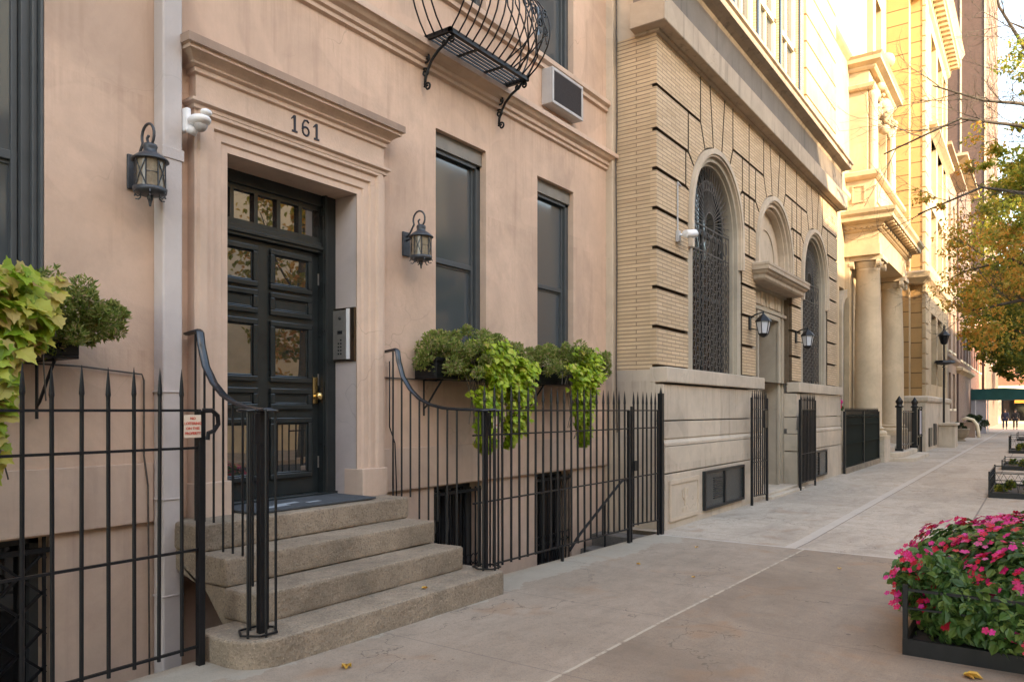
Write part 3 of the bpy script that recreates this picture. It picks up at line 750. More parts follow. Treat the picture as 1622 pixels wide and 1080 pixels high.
# ================================================================== THINGS ON THE PINK HOUSE
def lantern(x, label):
    z = 3.05; y0 = P; yc = P - .20
    t = thing('wall_lantern', label, 'wall lamp', (x, y0, z), 'coach lanterns beside the door')
    MB().box(x - .05, x + .05, y0 - .022, y0, z - .10, z + .13).build('back_plate', 'lampmetal', t, bevel=.008)
    m = MB().tube([(x, y0 - .02, z + .08), (x, y0 - .06, z + .11), *[(x, yc + .025 + .072 * math.cos(R(a)), z + .225 + .078 * math.sin(R(a))) for a in range(-30, 250, 20)], (x, yc + .02, z + .17), (x, yc + .035, z + .21), (x, yc + .015, z + .225)], .009, 6)
    m.tube([(x, y0 - .02, z + .05), (x, y0 - .08, z + .06), (x, yc + .09, z + .10)], .010, 6)
    m.build('bracket', 'lampmetal', t, True)
    MB().lathe([(.01, .175), (.04, .165), (.045, .15), (.04, .135), (.042, .115), (.075, .095), (.112, .065), (.115, .055), (.10, .055)], (x, yc, z), 20).build('cap', 'lampmetal', t, True)
    MB().lathe([(.088, .055), (.088, -.12)], (x, yc, z), 20, False).build('glass', 'seedglass', t, True)
    m = MB()
    for k in range(8):
        a = 2 * math.pi * k / 8; b_ = 2 * math.pi * (k + 1) / 8
        p = lambda ang, zz: (x + .094 * math.cos(ang), yc + .094 * math.sin(ang), z + zz)
        m.tube([p(a, .055), p(a, -.12)], .004, 4)
        if k % 2 == 0:
            m.tube([p(a, .05), p((a + b_) / 2, -.03), p(b_, -.115)], .0035, 4); m.tube([p(b_, .05), p((a + b_) / 2, -.03), p(a, -.115)], .0035, 4)
        else:
            m.tube([p(a, -.03), p(b_, -.03)], .003, 4)
    m.build('cage', 'lampmetal', t)
    MB().lathe([(.06, -.165), (.1, -.15), (.104, -.12), (.09, -.118)], (x, yc, z), 20).build('base_ring', 'lampmetal', t, True)
    m = MB()
    for k in range(6):
        a = 2 * math.pi * k / 6; cx, cy = x + .085 * math.cos(a), yc + .085 * math.sin(a)
        m.tube([(cx + .022 * math.cos(q * .9) * math.cos(a), cy + .022 * math.cos(q * .9) * math.sin(a), z - .165 + .022 * math.sin(q * .9)) for q in range(7)], .005, 4)
    m.tube([(x, yc, z - .15), (x, yc, z - .19), (x, yc, z - .2), (x, yc, z - .235)], [.02, .018, .012, .006], 8)
    m.build('finial', 'lampmetal', t)
    MB().ball((x, yc, z - .03), .022, 10, (1, 1, 1.8)).build('bulb', 'bulb', t, True)
    return t
lantern(2.655, 'black coach lantern on the pink wall left of the grey downpipe')
lantern(5.26, 'black coach lantern on the pink wall right of the doorway')

# dome security camera on the downpipe
t = thing('security_camera', 'white security camera on the grey downpipe at the door hood', 'camera', (3.0, 4.8, 3.45))
MB().box(2.932, 2.97, 4.74, 4.86, 3.40, 3.56).build('mount', 'whitepl', t, bevel=.01)
MB().ball((3.0, 4.70, 3.475), .065, 14, (1.1, 1.5, .62)).build('housing', 'whitepl', t, True)
MB().ball((3.01, 4.63, 3.52), .03, 10, (1.4, 1, .8)).build('visor', 'whitepl', t, True)
MB().ball((3.0, 4.68, 3.44), .045, 12).build('lens', 'acbody', t, True)
MB().tube([(2.95, 4.75, 3.42), (3.0, 4.72, 3.40)], .03, 8).build('arm', 'whitepl', t, True)
# thin wires over the facade
def wire(label, pts, r=.006, mt='rust'):
    return tag(MB().tube(pts, r, 5).build('cable', mt, smooth=True), label, 'cable')
wire('thin dark cable running along the pink wall below the left window', [(1.9, 4.885, 1.78), (2.3, 4.88, 1.775), (2.70, 4.88, 1.74), (2.715, 4.88, 1.70), (2.715, 4.88, 1.2), (2.74, 4.875, 1.0), (2.75, 4.875, -.3)])
wire('dark cable hanging down the joint between pink and tan buildings', [(9.36, 4.78, 11), (9.36, 4.775, 6.5), (9.37, 4.77, 5.4), (9.35, 4.78, 4.9), (9.365, 4.77, 3.5), (9.36, 4.78, 2.1), (9.37, 4.77, 1.2)], .009)
wire('thin cable hanging beside the right stoop railing', [(5.02, 4.87, 1.95), (5.02, 4.87, 1.35), (5.08, 4.86, 1.2), (5.10, 4.86, .8), (5.1, 4.86, .5)], .006, 'iron')
wire('horizontal cable on the pink wall under the middle window box', [(4.98, 4.89, 1.80), (5.4, 4.885, 1.80), (5.7, 4.885, 1.79)], .006)

# intercom on the right reveal
t = thing('intercom', 'black and steel intercom panel on the right side of the doorway', 'intercom', (4.61, 5.02, 2.17))
MB().box(4.585, 4.609, 4.87, 5.175, 1.93, 2.40).build('back_panel', 'bronze', t, bevel=.003)
MB().box(4.577, 4.586, 4.975, 5.13, 1.95, 2.38).build('button_panel', 'steel', t, bevel=.002)
MB().box(4.578, 4.586, 4.925, 4.965, 1.95, 2.39).build('trim_strip', 'whitepl', t)
MB().ball((4.576, 5.04, 2.31), .016, 10).build('lens', 'blackplastic', t, True)
MB().box(4.572, 4.578, 5.01, 5.07, 2.17, 2.20).build('screen', 'blackplastic', t)
for k in range(5): MB().box(4.573, 4.578, 5.02, 5.035, 1.99 + k * .03, 2.005 + k * .03).build('button', 'blackplastic', t)
for k in range(4): MB().box(4.573, 4.578, 5.05, 5.065, 1.99 + k * .03, 2.005 + k * .03).build('button', 'blackplastic', t)

# air conditioner
t = thing('air_conditioner', 'boxy window air conditioner with brown grille jutting from the pink wall', 'air conditioner', (8.0, 4.9, 5.17))
m = MB().box(7.64, 8.38, 4.765, 4.9, 5.17, 5.60)
m.build('case', 'acbody', t, bevel=.008)
m = MB().box(7.64, 8.38, 4.744, 4.764, 5.17, 5.205).box(7.64, 8.38, 4.744, 4.764, 5.565, 5.6).box(7.64, 7.68, 4.744, 4.764, 5.205, 5.565).box(8.34, 8.38, 4.744, 4.764, 5.205, 5.565)
m.build('front_frame', 'acbody', t, bevel=.004)
m = MB().box(7.68, 8.34, 4.757, 4.763, 5.205, 5.565)
for k in range(24): m.box(7.68, 8.34, 4.748, 4.757, 5.21 + k * .015, 5.217 + k * .015)
m.build('grille', 'acgrille', t)

# ornamental iron balconet
t = thing('iron_balconet', 'curved black wrought iron window basket with scroll brackets high on the pink wall', 'balcony', (6.07, 4.9, 5.05))
BX0, BX1, BYF, BYB, BZ = 5.42, 6.74, 4.48, 4.88, 5.05
m = MB().box(BX0, BX1, BYF, BYF + .035, BZ - .025, BZ + .02).box(BX0, BX0 + .035, BYF, BYB, BZ - .024, BZ + .019).box(BX1 - .035, BX1, BYF, BYB, BZ - .024, BZ + .019).box(BX0, BX1, BYB - .02, BYB, BZ - .02, BZ + .01)
m.build('floor_frame', 'iron', t)
m = MB()
for k in range(1, 8): m.box(BX0, BX1, BYF + k * .047, BYF + k * .047 + .014, BZ - .012, BZ + .008)
for k in (1, 2): m.box(BX0 + k * .44, BX0 + k * .44 + .03, BYF, BYB, BZ - .022, BZ - .01)
m.build('floor_slats', 'iron', t)
def belly(s):  # s 0..1 up the bar -> (outward, height)
    return .26 * math.sin(math.pi * min(1, s * 1.08)) ** .8 if s < .93 else .02, s * .98
def bar(mb, px, py, nx, ny, r=.0085, hgt=1.0):
    pts = []
    for k in range(11):
        o_, h_ = belly(k / 10); pts.append((px + nx * o_, py + ny * o_, BZ + h_ * hgt))
    mb.tube(pts, r, 5)
for k in range(13):
    x = BX0 + .02 + (BX1 - BX0 - .04) * k / 12; mb = MB(); bar(mb, x, BYF + .01, (k - 6) * .03, -1); mb.build('basket_bar', 'iron', t, True)
for k in range(1, 4):
    y = BYF + .1 * k
    for px, nx in ((BX0 + .01, -1), (BX1 - .01, 1)): mb = MB(); bar(mb, px, y, nx, -.1); mb.build('basket_bar', 'iron', t, True)
m = MB().tube([(BX0, BYB, BZ + .98), (BX0, BYF, BZ + .98), (BX1, BYF, BZ + .98), (BX1, BYB, BZ + .98)], .014, 6)
m.build('top_rail', 'iron', t)
def spiral(cx, cz, r0, a0, turns, y, sgn=1, n=14):
    return [(0, 0)] and [(cx + r0 * (1 - k / n * .75) * math.cos(a0 + sgn * turns * 2 * math.pi * k / n), cz + r0 * (1 - k / n * .75) * math.sin(a0 + sgn * turns * 2 * math.pi * k / n)) for k in range(n + 1)]
for bx in (BX0 + .08, BX1 - .02):
    m = MB()
    main = [(4.55, 5.03), (4.60, 4.98), (4.70, 4.93), (4.78, 4.86), (4.83, 4.78), (4.86, 4.70), (4.865, 4.64)]
    m.tube([(bx, y, z) for y, z in main], .015, 5)
    for cy, cz, r_, a in ((4.83, 4.62, .042, 0), (4.86, 4.76, .046, 1), (4.85, 4.89, .046, 2), (4.53, 4.99, .035, 1), (4.62, 4.99, .03, 3)):
        m.tube([(bx, y, z) for y, z in spiral(cy, cz, r_, a, 1.3, 0)], .011, 5)
    m.build('scroll_bracket', 'iron', t, True)
m = MB()
for cx, cz, r_, a in ((6.50, 5.62, .07, 0), (6.62, 5.55, .06, 2), (6.36, 5.64, .06, 3), (6.70, 5.66, .05, 1), (6.45, 5.74, .05, 4), (6.74, 5.48, .04, 2)):
    m.tube([(x, 4.26, z) for x, z in spiral(cx, cz, r_, a, 1.4, 0)], .009, 4)
    m.tube([(cx, 4.27, cz - r_), (cx - .03, 4.24, cz - .14)], .007, 4)
for a, b_ in ((6.30, 6.52), (6.55, 6.32), (6.45, 6.7), (6.72, 6.47)):
    m.tube([(a, BYF, BZ + .02), (a + (b_ - a) * .3, BYF - .17, BZ + .16), (b_, BYF - .26, BZ + .4), ((a + b_) / 2, BYF - .24, BZ + .6)], .008, 5)
m.build('scrollwork', 'iron', t, True)

# ================================================================== PLANTS ON THE SILLS
def dirrand(r=rnd):
    while True:
        v = Vector((r.uniform(-1, 1), r.uniform(-1, 1), r.uniform(-1, 1)))
        if .05 < v.length < 1: return v.normalized()
def blob(mb, c, rad, n, L, W, rr=rnd, inner=.55, up=.3):
    """leafy tufts spread over lumpy sub-clumps"""
    c = Vector(c)
    subs = []
    for _ in range(max(5, n // 150)):
        d = dirrand(rr); k = rr.uniform(.5, 1.02)
        subs.append((c + Vector((d.x * rad[0] * k, d.y * rad[1] * k, d.z * rad[2] * k)), rr.uniform(.16, .44)))
    for _ in range(n):
        sc_, sr = subs[rr.randrange(len(subs))]
        d = dirrand(rr); q = rr.uniform(.3, 1) ** .5
        mr = min(rad)
        p = sc_ + d * (sr * mr * q)
        dd = (d * .7 + dirrand(rr) * .8 + Vector((0, 0, up))).normalized()
        s_ = rr.uniform(.65, 1.25)
        mb.leaf(p, dd, dirrand(rr), L * s_, W * s_)
def window_box(x0, x1, label):
    t = thing('window_box', label, 'window box', ((x0 + x1) / 2, 4.9, 1.8), 'window boxes on the pink wall')
    m = MB().box(x0, x1, 4.60, 4.87, 1.80, 1.82).box(x0, x1, 4.60, 4.618, 1.82, 2.0).box(x0, x1, 4.852, 4.87, 1.82, 2.0).box(x0, x0 + .018, 4.618, 4.852, 1.82, 2.0).box(x1 - .018, x1, 4.618, 4.852, 1.82, 2.0)
    m.box(x0 - .01, x1 + .01, 4.59, 4.61, 1.96, 1.995)
    m.build('trough', 'iron', t, bevel=.004)
    MB().box(x0 + .02, x1 - .02, 4.62, 4.85, 1.9, 1.95).build('soil', 'soil', t)
    for x in (x0 + .12, x1 - .12):
        MB().tube([(x, 4.86, 1.45), (x, 4.86, 1.79), (x, 4.62, 1.79)], .010, 5).tube([(x, 4.86, 1.52), (x, 4.82, 1.55), (x, 4.72, 1.68), (x, 4.64, 1.78)], .010, 5).build('bracket', 'iron', t)
window_box(5.36, 6.72, 'black window box under the first sash window right of the door')
window_box(7.15, 8.55, 'black window box under the sash window nearest the tan building')
window_box(.85, 2.17, 'black window box under the near left window behind the fence')
def shrub(c_list, label, seed, L=.036, W=.014, mt='bush', cat='shrub', name='window_box_shrub'):
    r_ = random.Random(seed); m = MB()
    for c, rad, n in c_list: blob(m, c, rad, n, L, W, r_)
    t = thing(name, label, cat, (c_list[0][0][0], 4.74, 1.95))
    m.build('foliage', mt, t)
    s = MB()
    for c, rad, n in c_list:
        for _ in range(7): s.tube([(c[0] + r_.uniform(-.2, .2) * rad[0], 4.74, 1.94), (c[0] + r_.uniform(-.7, .7) * rad[0], c[1] + r_.uniform(-.5, .5) * rad[1], c[2] + r_.uniform(0, .6) * rad[2])], .006, 4, r2=.002)
    s.build('stems', 'bark', t)
    return t
shrub([((5.50, 4.64, 2.05), (.32, .24, .2), 4200), ((5.85, 4.58, 2.10), (.36, .28, .19), 5600), ((6.25, 4.60, 2.08), (.34, .27, .2), 4600), ((6.65, 4.64, 2.05), (.32, .25, .18), 3600), ((5.75, 4.46, 1.95), (.34, .18, .15), 2600)],
      'rounded dark green shrub in the middle window box right of the door', 11)
shrub([((7.3, 4.64, 2.05), (.34, .25, .2), 4000), ((7.75, 4.60, 2.12), (.36, .27, .2), 4200), ((8.2, 4.6, 2.1), (.34, .26, .19), 3600), ((8.58, 4.62, 2.06), (.28, .24, .18), 3000)],
      'rounded dark green shrub in the window box nearest the tan building', 12)
shrub([((1.1, 4.62, 2.04), (.34, .26, .18), 3000), ((1.55, 4.62, 2.04), (.36, .28, .2), 3000), ((2.02, 4.60, 2.05), (.30, .26, .19), 6000), ((2.20, 4.58, 2.03), (.19, .22, .16), 3200)],
      'feathery green shrub in the near left window box', 13, .036, .011)
def vine(segs, label, seed, n, L, mt, loc):
    r_ = random.Random(seed); m = MB(); st_ = MB()
    t = thing('trailing_vine', label, 'vine', loc)
    for _ in range(n):
        x0, x1, y0, y1, zt, zb, top = segs[r_.randrange(len(segs))]
        x = r_.uniform(x0, x1); q = r_.random()
        z = zb + (zt - zb) * q
        w = (x1 - x0) * .5 * (.45 + .55 * q); x = (x0 + x1) / 2 + r_.uniform(-1, 1) * w
        y = r_.uniform(y0, y1) - .07 * math.sin(q * 3)
        z += .05 * math.sin(x * 23)
        d = Vector((r_.uniform(-.7, .7), -.5 + r_.uniform(-.5, .3), -.6 + r_.uniform(-.5, .6)))
        s_ = r_.uniform(.6, 1.25)
        m.lobed(Vector((x, y, z)), d, Vector((r_.uniform(-.6, .6), -1, r_.uniform(0, 1.0))), L * s_)
    for sgm in segs:
        for _ in range(6):
            x = r_.uniform(sgm[0], sgm[1]); st_.tube([(x, 4.72, 1.97), (x, 4.58, 2.03), (x + r_.uniform(-.05, .05), (sgm[2] + sgm[3]) / 2, sgm[4] - .1), (x + r_.uniform(-.1, .1), (sgm[2] + sgm[3]) / 2, sgm[5] + .05)], .004, 4)
    m.build('leaves', mt, t); st_.build('stems', 'bark', t)
vine([(5.66, 6.72, 4.34, 4.52, 1.98, 1.62, 0), (5.70, 6.3, 4.32, 4.56, 2.16, 1.9, 0), (5.68, 6.12, 4.38, 4.54, 1.7, 1.32, 0), (6.12, 6.62, 4.36, 4.52, 1.75, 1.3, 0), (5.72, 5.98, 4.4, 4.52, 1.35, 1.12, 0), (6.2, 6.42, 4.4, 4.52, 1.4, 1.14, 0), (5.66, 6.72, 4.32, 4.5, 1.9, 1.7, 0), (6.3, 6.6, 4.34, 4.5, 2.0, 1.85, 0)], 'bright lime green vine spilling from the middle window box', 21, 3300, .06, 'vine', (6.2, 4.6, 1.95))
vine([(7.35, 8.2, 4.34, 4.5, 2.02, 1.75, 0), (7.6, 8.15, 4.36, 4.52, 2.2, 1.9, 0), (7.5, 8.05, 4.38, 4.52, 1.8, 1.5, 0), (7.6, 7.95, 4.40, 4.52, 1.55, 1.25, 0), (7.72, 7.88, 4.42, 4.52, 1.35, 1.12, 0)], 'lime green vine spilling from the window box nearest the tan building', 22, 2100, .06, 'vine', (7.9, 4.6, 1.95))
vine([(.95, 1.72, 4.14, 4.42, 2.17, 1.85, 0), (.9, 1.72, 4.14, 4.4, 2.0, 1.6, 0), (.9, 1.72, 4.16, 4.4, 1.7, 1.3, 0), (.9, 1.64, 4.18, 4.4, 1.4, 1.1, 0), (.95, 1.55, 4.2, 4.4, 1.25, .95, 0), (1.4, 1.95, 4.28, 4.46, 2.2, 1.85, 0), (1.2, 1.8, 4.16, 4.4, 2.2, 1.5, 0)], 'large leaved yellow green vine hanging over the near left fence', 23, 3300, .092, 'vineold', (1.4, 4.6, 1.95))
# ================================================================== TAN BRICK BUILDING
TX0, TX1, TC = 9.41, 20.5, 14.95
W1C, W2C = 11.75, 18.15
YB, ZS, RO, RI = 4.20, 4.42, 1.20, .97
tan = thing('tan_brick_building', 'tan roman brick building with three arched bays and pale stone base', 'building', (14.95, 4.2, -.1))
NIC = (TC - 1.2, TC + 1.2)
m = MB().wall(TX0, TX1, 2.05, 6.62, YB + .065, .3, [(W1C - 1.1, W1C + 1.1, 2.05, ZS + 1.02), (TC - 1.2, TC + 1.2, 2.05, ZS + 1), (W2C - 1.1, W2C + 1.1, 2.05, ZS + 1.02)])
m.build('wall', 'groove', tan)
# side wall towards the pink house
MB().wall(YB + .066, 16, 2.05, 6.6, TX0, .0, (), 'y').build('side_wall', 'by', tan)
MB().box(TX0 - .004, TX0 + .3, YB + .02, 16, -.9, 2.05).build('side_base', 'stonebase', tan)
MB().box(TX0 - .002, TX0 + .3, YB + .02, 16, 6.6, 14).build('side_upper', 'stone', tan)
m = MB().box(9.29, 9.405, 4.80, 4.92, -.85, 12)
m.build('joint_strip', 'stone', tan, bevel=.01)

def inset(poly, d):
    n = len(poly); A = sum(poly[i][0] * poly[(i + 1) % n][1] - poly[(i + 1) % n][0] * poly[i][1] for i in range(n))
    if A < 0: poly = poly[::-1]
    out = []
    L = []
    for i in range(n):
        (x0, y0), (x1, y1) = poly[i], poly[(i + 1) % n]; dx, dy = x1 - x0, y1 - y0; l = math.hypot(dx, dy)
        nx, ny = -dy / l, dx / l; L.append((x0 + nx * d, y0 + ny * d, dx / l, dy / l))
    for i in range(n):
        ax, ay, adx, ady = L[i - 1]; bx, by, bdx, bdy = L[i]
        den = adx * bdy - ady * bdx
        if abs(den) < 1e-4: out.append((bx, by)); continue
        t_ = ((bx - ax) * bdy - (by - ay) * bdx) / den; out.append((ax + adx * t_, ay + ady * t_))
    return out
def arc(a0, a1, r=RO, n=5): return [(r * math.sin(R(a0 + (a1 - a0) * k / n)), ZS + r * math.cos(R(a0 + (a1 - a0) * k / n))) for k in range(n + 1)]
t27, t55, t76 = math.tan(R(27)) * (5.87 - ZS), math.tan(R(55)) * (5.28 - ZS), math.tan(R(76)) * (4.75 - ZS)
def cells(L):
    c = []
    c.append(arc(9, 27) + [(t27, 5.87), (t27, 6.6), (math.tan(R(9)) * 2.18, 6.6)])
    c.append(arc(27, 55) + [(t55, 5.28), (t55, 5.87), (t27, 5.87)])
    c.append([(t27, 5.87), (L, 5.87), (L, 6.6), (t27, 6.6)])
    c.append(arc(55, 76) + [(t76, 4.75), (t76, 5.28), (t55, 5.28)])
    c.append([(t55, 5.28), (L, 5.28), (L, 5.87), (t55, 5.87)])
    c.append(arc(76, 90) + [(RO, 4.22), (L, 4.22), (L, 4.75), (t76, 4.75)])
    c.append([(t76, 4.75), (L, 4.75), (L, 5.28), (t76, 5.28)])
    for k in range(4): c.append([(RO, 2.1 + .53 * k), (L, 2.1 + .53 * k), (L, 2.63 + .53 * k), (RO, 2.63 + .53 * k)])
    return c
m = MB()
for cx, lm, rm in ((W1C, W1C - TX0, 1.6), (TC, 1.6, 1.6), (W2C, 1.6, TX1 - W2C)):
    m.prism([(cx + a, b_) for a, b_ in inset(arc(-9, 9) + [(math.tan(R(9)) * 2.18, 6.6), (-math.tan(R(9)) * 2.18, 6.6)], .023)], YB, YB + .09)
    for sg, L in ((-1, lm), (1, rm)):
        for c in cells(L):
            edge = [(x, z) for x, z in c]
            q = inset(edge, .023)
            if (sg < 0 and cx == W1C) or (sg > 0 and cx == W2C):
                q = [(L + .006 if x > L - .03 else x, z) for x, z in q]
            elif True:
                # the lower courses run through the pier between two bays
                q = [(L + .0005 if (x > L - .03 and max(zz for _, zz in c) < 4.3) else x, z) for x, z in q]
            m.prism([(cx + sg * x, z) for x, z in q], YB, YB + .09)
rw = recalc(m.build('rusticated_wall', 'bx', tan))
rw.data.materials.append(M['shadejoint'])
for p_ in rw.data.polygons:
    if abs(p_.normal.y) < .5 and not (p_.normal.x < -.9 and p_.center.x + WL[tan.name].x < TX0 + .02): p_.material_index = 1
# arches
def archring(mb, cx, r0, r1, y0, y1, n=24, zs=ZS, zb=None):
    for k in range(n):
        a, b_ = math.pi * k / n, math.pi * (k + 1) / n
        mb.prism([(cx + r0 * math.cos(a), zs + r0 * math.sin(a)), (cx + r1 * math.cos(a), zs + r1 * math.sin(a)), (cx + r1 * math.cos(b_), zs + r1 * math.sin(b_)), (cx + r0 * math.cos(b_), zs + r0 * math.sin(b_))], y0, y1)
    if zb is not None:
        for s_ in (-1, 1): mb.box(min(cx + s_ * r0, cx + s_ * r1), max(cx + s_ * r0, cx + s_ * r1), y0, y1, zb, zs)
for cx in (W1C, TC, W2C):
    m = MB(); archring(m, cx, 1.12, 1.2, YB - .055, YB + .06, zb=3.9 if cx != TC else 4.16); archring(m, cx, 1.085, 1.12, YB - .03, YB + .06, zb=3.9 if cx != TC else 4.16)
    m.build('archivolt', 'stone', tan)
    zb = 2.08 if cx != TC else 4.16
    m = MB(); archring(m, cx, 1.01, 1.2, YB + .02, YB + .22, zb=zb); archring(m, cx, .96, 1.01, YB + .08, YB + .24, zb=zb)
    m.build('arch_surround', 'greystone' if cx != TC else 'stone', tan)
# arched windows with wrought iron grilles
for cx in (W1C, W2C):
    m = MB(); archring(m, cx, .88, .96, 4.44, 4.50, zb=2.1)
    m.box(cx - .03, cx + .03, 4.44, 4.5, 2.1, ZS + .85).box(cx - .84, cx + .84, 4.44, 4.5, ZS - .1, ZS - .02).box(cx - .84, cx + .84, 4.44, 4.5, 3.3, 3.36)
    f = m.build('arched_window', 'frame', tan)
    MB().prism([(cx + .93 * math.cos(math.pi * k / 16), ZS + .93 * math.sin(math.pi * k / 16)) for k in range(17)] + [(cx - .93, 2.1), (cx + .93, 2.1)], 4.47, 4.475).build('pane', 'darkglass', f)
    g = MB(); yg = 4.33
    for k in range(25):
        a = math.pi * k / 24; g.tube([(cx + .2 * math.cos(a), yg, ZS + .05 + .2 * math.sin(a)), (cx + .94 * math.cos(a), yg, ZS + .03 + .92 * math.sin(a))], .007, 4)
    for k in range(24):
        a = math.pi * (k + .5) / 24
        g.tube([(cx + (.62 + .08 * math.cos(t_)) * math.cos(a) - .035 * math.sin(t_) * math.sin(a), yg, ZS + .05 + (.62 + .08 * math.cos(t_)) * math.sin(a) + .035 * math.sin(t_) * math.cos(a)) for t_ in [q * math.pi / 4 for q in range(9)]], .006, 4)
    g.tube([(cx + .2 * math.cos(t_ / 8 * math.pi), yg, ZS + .05 + .2 * math.sin(t_ / 8 * math.pi)) for t_ in range(17)], .012, 4)
    g.tube([(cx - .88, yg, ZS - .02), (cx + .88, yg, ZS - .02)], .014, 4); g.tube([(cx - .88, yg, ZS - .42), (cx + .88, yg, ZS - .42)], .012, 4)
    for k in range(13):
        x = cx - .91 + k * .1517; g.tube([(x, yg, 2.1), (x, yg, ZS)], .008, 4)
    for k in range(12):
        x = cx - .834 + k * .1517
        for j in range(17):
            z = 2.18 + j * .137 + (.068 if k % 2 else 0)
            if z < ZS - .45: g.tube([(x + .055 * math.cos(t_), yg - .006, z + .06 * math.sin(t_)) for t_ in [q * math.pi / 3.5 for q in range(8)]], .0075, 4)
    for k in range(6):
        x = cx - .7 + k * .28
        g.tube([(x + .09 * math.cos(t_), yg - .006, ZS - .22 + .12 * math.sin(t_)) for t_ in [q * math.pi / 5 for q in range(11)]], .008, 4)
    g.tube([(cx - .88, yg, 2.12), (cx + .88, yg, 2.12)], .014, 4)
    g.build('window_grille', 'rust', f)
# door bay: blind lunette, hood, carved frieze, deep doorway
DO = (14.3, 15.6)
MB().prism([(TC + .965 * math.cos(math.pi * k / 16), ZS + .965 * math.sin(math.pi * k / 16)) for k in range(17)] + [(TC - .965, 4.1), (TC + .965, 4.1)], 4.40, 4.45).build('lunette', 'stone', tan)
m = MB(); archring(m, TC, .60, .64, 4.38, 4.40, zs=ZS, zb=4.15); m.build('lunette_moulding', 'stone', tan)
m = MB().wall(NIC[0], NIC[1], -.1, 4.2, 4.35, .85, [(*DO, -.1, 3.3)]).box(DO[0] - .09, DO[0], 4.31, 4.36, -.1, 3.38).box(DO[1], DO[1] + .09, 4.31, 4.36, -.1, 3.38).box(DO[0], DO[1], 4.31, 4.36, 3.3, 3.38)
m.box(DO[1] + .3, DO[1] + .36, 4.32, 4.36, -.1, 3.85).box(NIC[0], NIC[1], 4.30, 4.36, 3.40, 3.46).box(NIC[0], NIC[1], 4.30, 4.36, 3.80, 3.86)
sur = m.build('door_surround', 'greystone', tan)
m = MB()
for x, w, hgt in ((14.15, .3, .22), (14.5, .1, .26), (14.62, .1, .12), (14.85, .08, .26), (15.05, .32, .24), (15.45, .1, .26), (15.6, .2, .24)):
    MB().box(x, x + w, 4.325, 4.355, 3.51, 3.51 + hgt).build('frieze_relief', 'stone', sur, bevel=.01)
recalc(MB().cornice(13.62, 16.28, 4.02, 4.42, [(0, 3.84), (.03, 3.87), (.03, 3.93), (.07, 3.96), (.09, 4.0), (.12, 4.01), (.12, 4.08), (.13, 4.085), (.13, 4.13), (0, 4.17)]).build('door_hood', 'stonewx', tan))
d = MB().box(DO[0], DO[1], 5.1, 5.15, -.02, 3.3).build('door', 'reveal', tan)
m = MB().box(DO[0] + .08, DO[0] + .6, 5.085, 5.1, .3, 2.9).box(DO[0] + .7, DO[1] - .08, 5.085, 5.1, .3, 2.9); m.build('panel', 'reveal', d, bevel=.008)
MB().ball((14.98, 5.06, 1.05), .03, 8).build('handle', 'brass', d, True)
MB().box(13.9, 15.95, 4.02, 5.1, -.2, .0).box(13.8, 16.1, 3.92, 4.5, -.2, -.05).build('threshold', 'stonebase', tan, bevel=.02)
# stone base: courses with thin joints
m = MB()
for (a, b_) in ((TX0 + .0, NIC[0]), (NIC[1], TX1 - .1)):
    for z0, z1, pr in ((-.15, .65, .02), (.66, 1.02, .02), (1.12, 1.36, 0), (1.37, 1.86, 0)):
        x = a
        while x < b_ - .05:
            x2 = min(b_, x + (1.45 if z0 > 1.3 else 2.2)); m.box(x + .002, x2 - .004, 4.10 - pr, 4.4, z0, z1 - .008); x = x2
    m.prism([(4.08, 1.02), (4.08, 1.06), (4.12, 1.12), (4.3, 1.12), (4.3, 1.02)], a, b_, 'x')
    base = m.build('stone_base', 'stonebase', tan, bevel=.006); m = MB()
for a, b_ in ((TX0, NIC[0]), (NIC[1], TX1 - .1)):
    MB().box(a - .01, b_ + .01, 4.045, 4.3, 1.88, 2.085).build('base_cap', 'stonebase', base, bevel=.012)
# carved corner panel
cs = MB().box(fx(1060, 4.07), fx(1106, 4.07), 4.064, 4.085, .0, .56).build('corner_panel', 'stonebase', base, bevel=.01)
x0, x1 = fx(1060, 4.07), fx(1106, 4.07)
m = MB()
for a, b_, c, d_ in ((x0, x1, .5, .56), (x0, x1, 0, .05), (x0, x0 + .05, .05, .5), (x1 - .05, x1, .05, .5)): m.box(a, b_, 4.052, 4.066, c, d_)
cx = (x0 + x1) / 2
m.tube([(cx, 4.06, .18), (cx, 4.06, .42)], .012, 4).tube([(cx - .09, 4.06, .40), (cx - .08, 4.06, .3), (cx, 4.06, .25), (cx + .08, 4.06, .3), (cx + .09, 4.06, .40)], .011, 4)
for k in range(4): m.box(cx - .1 + k * .055, cx - .07 + k * .055, 4.058, 4.066, .1, .15)
m.build('emblem', 'stone', cs)
# basement vents
for i, (ua, ub) in enumerate(((1113.5, 1176), (1283, 1308))):
    xa, xb = fx(ua, 4.07), fx(ub, 4.07)
    z0, z1 = .02, .60
    v = MB().box(xa, xb, 4.05, 4.09, z0, z1).build('vent_panel', 'doorpaint', base, bevel=.006)
    mm = MB()
    for a, b_, c, d_ in ((xa, xb, z1 - .04, z1), (xa, xb, z0, z0 + .04), (xa, xa + .04, z0 + .04, z1 - .04), (xb - .04, xb, z0 + .04, z1 - .04), (xa + (xb - xa) * .47, xa + (xb - xa) * .5, z0 + .04, z1 - .04)): mm.box(a, b_, 4.03, 4.052, c, d_)
    for k in range(10): mm.box(xa + (xb - xa) * .22, xa + (xb - xa) * .42, 4.038, 4.052, z0 + .14 + k * .034, z0 + .155 + k * .034)
    mm.build('frame', 'iron', v)
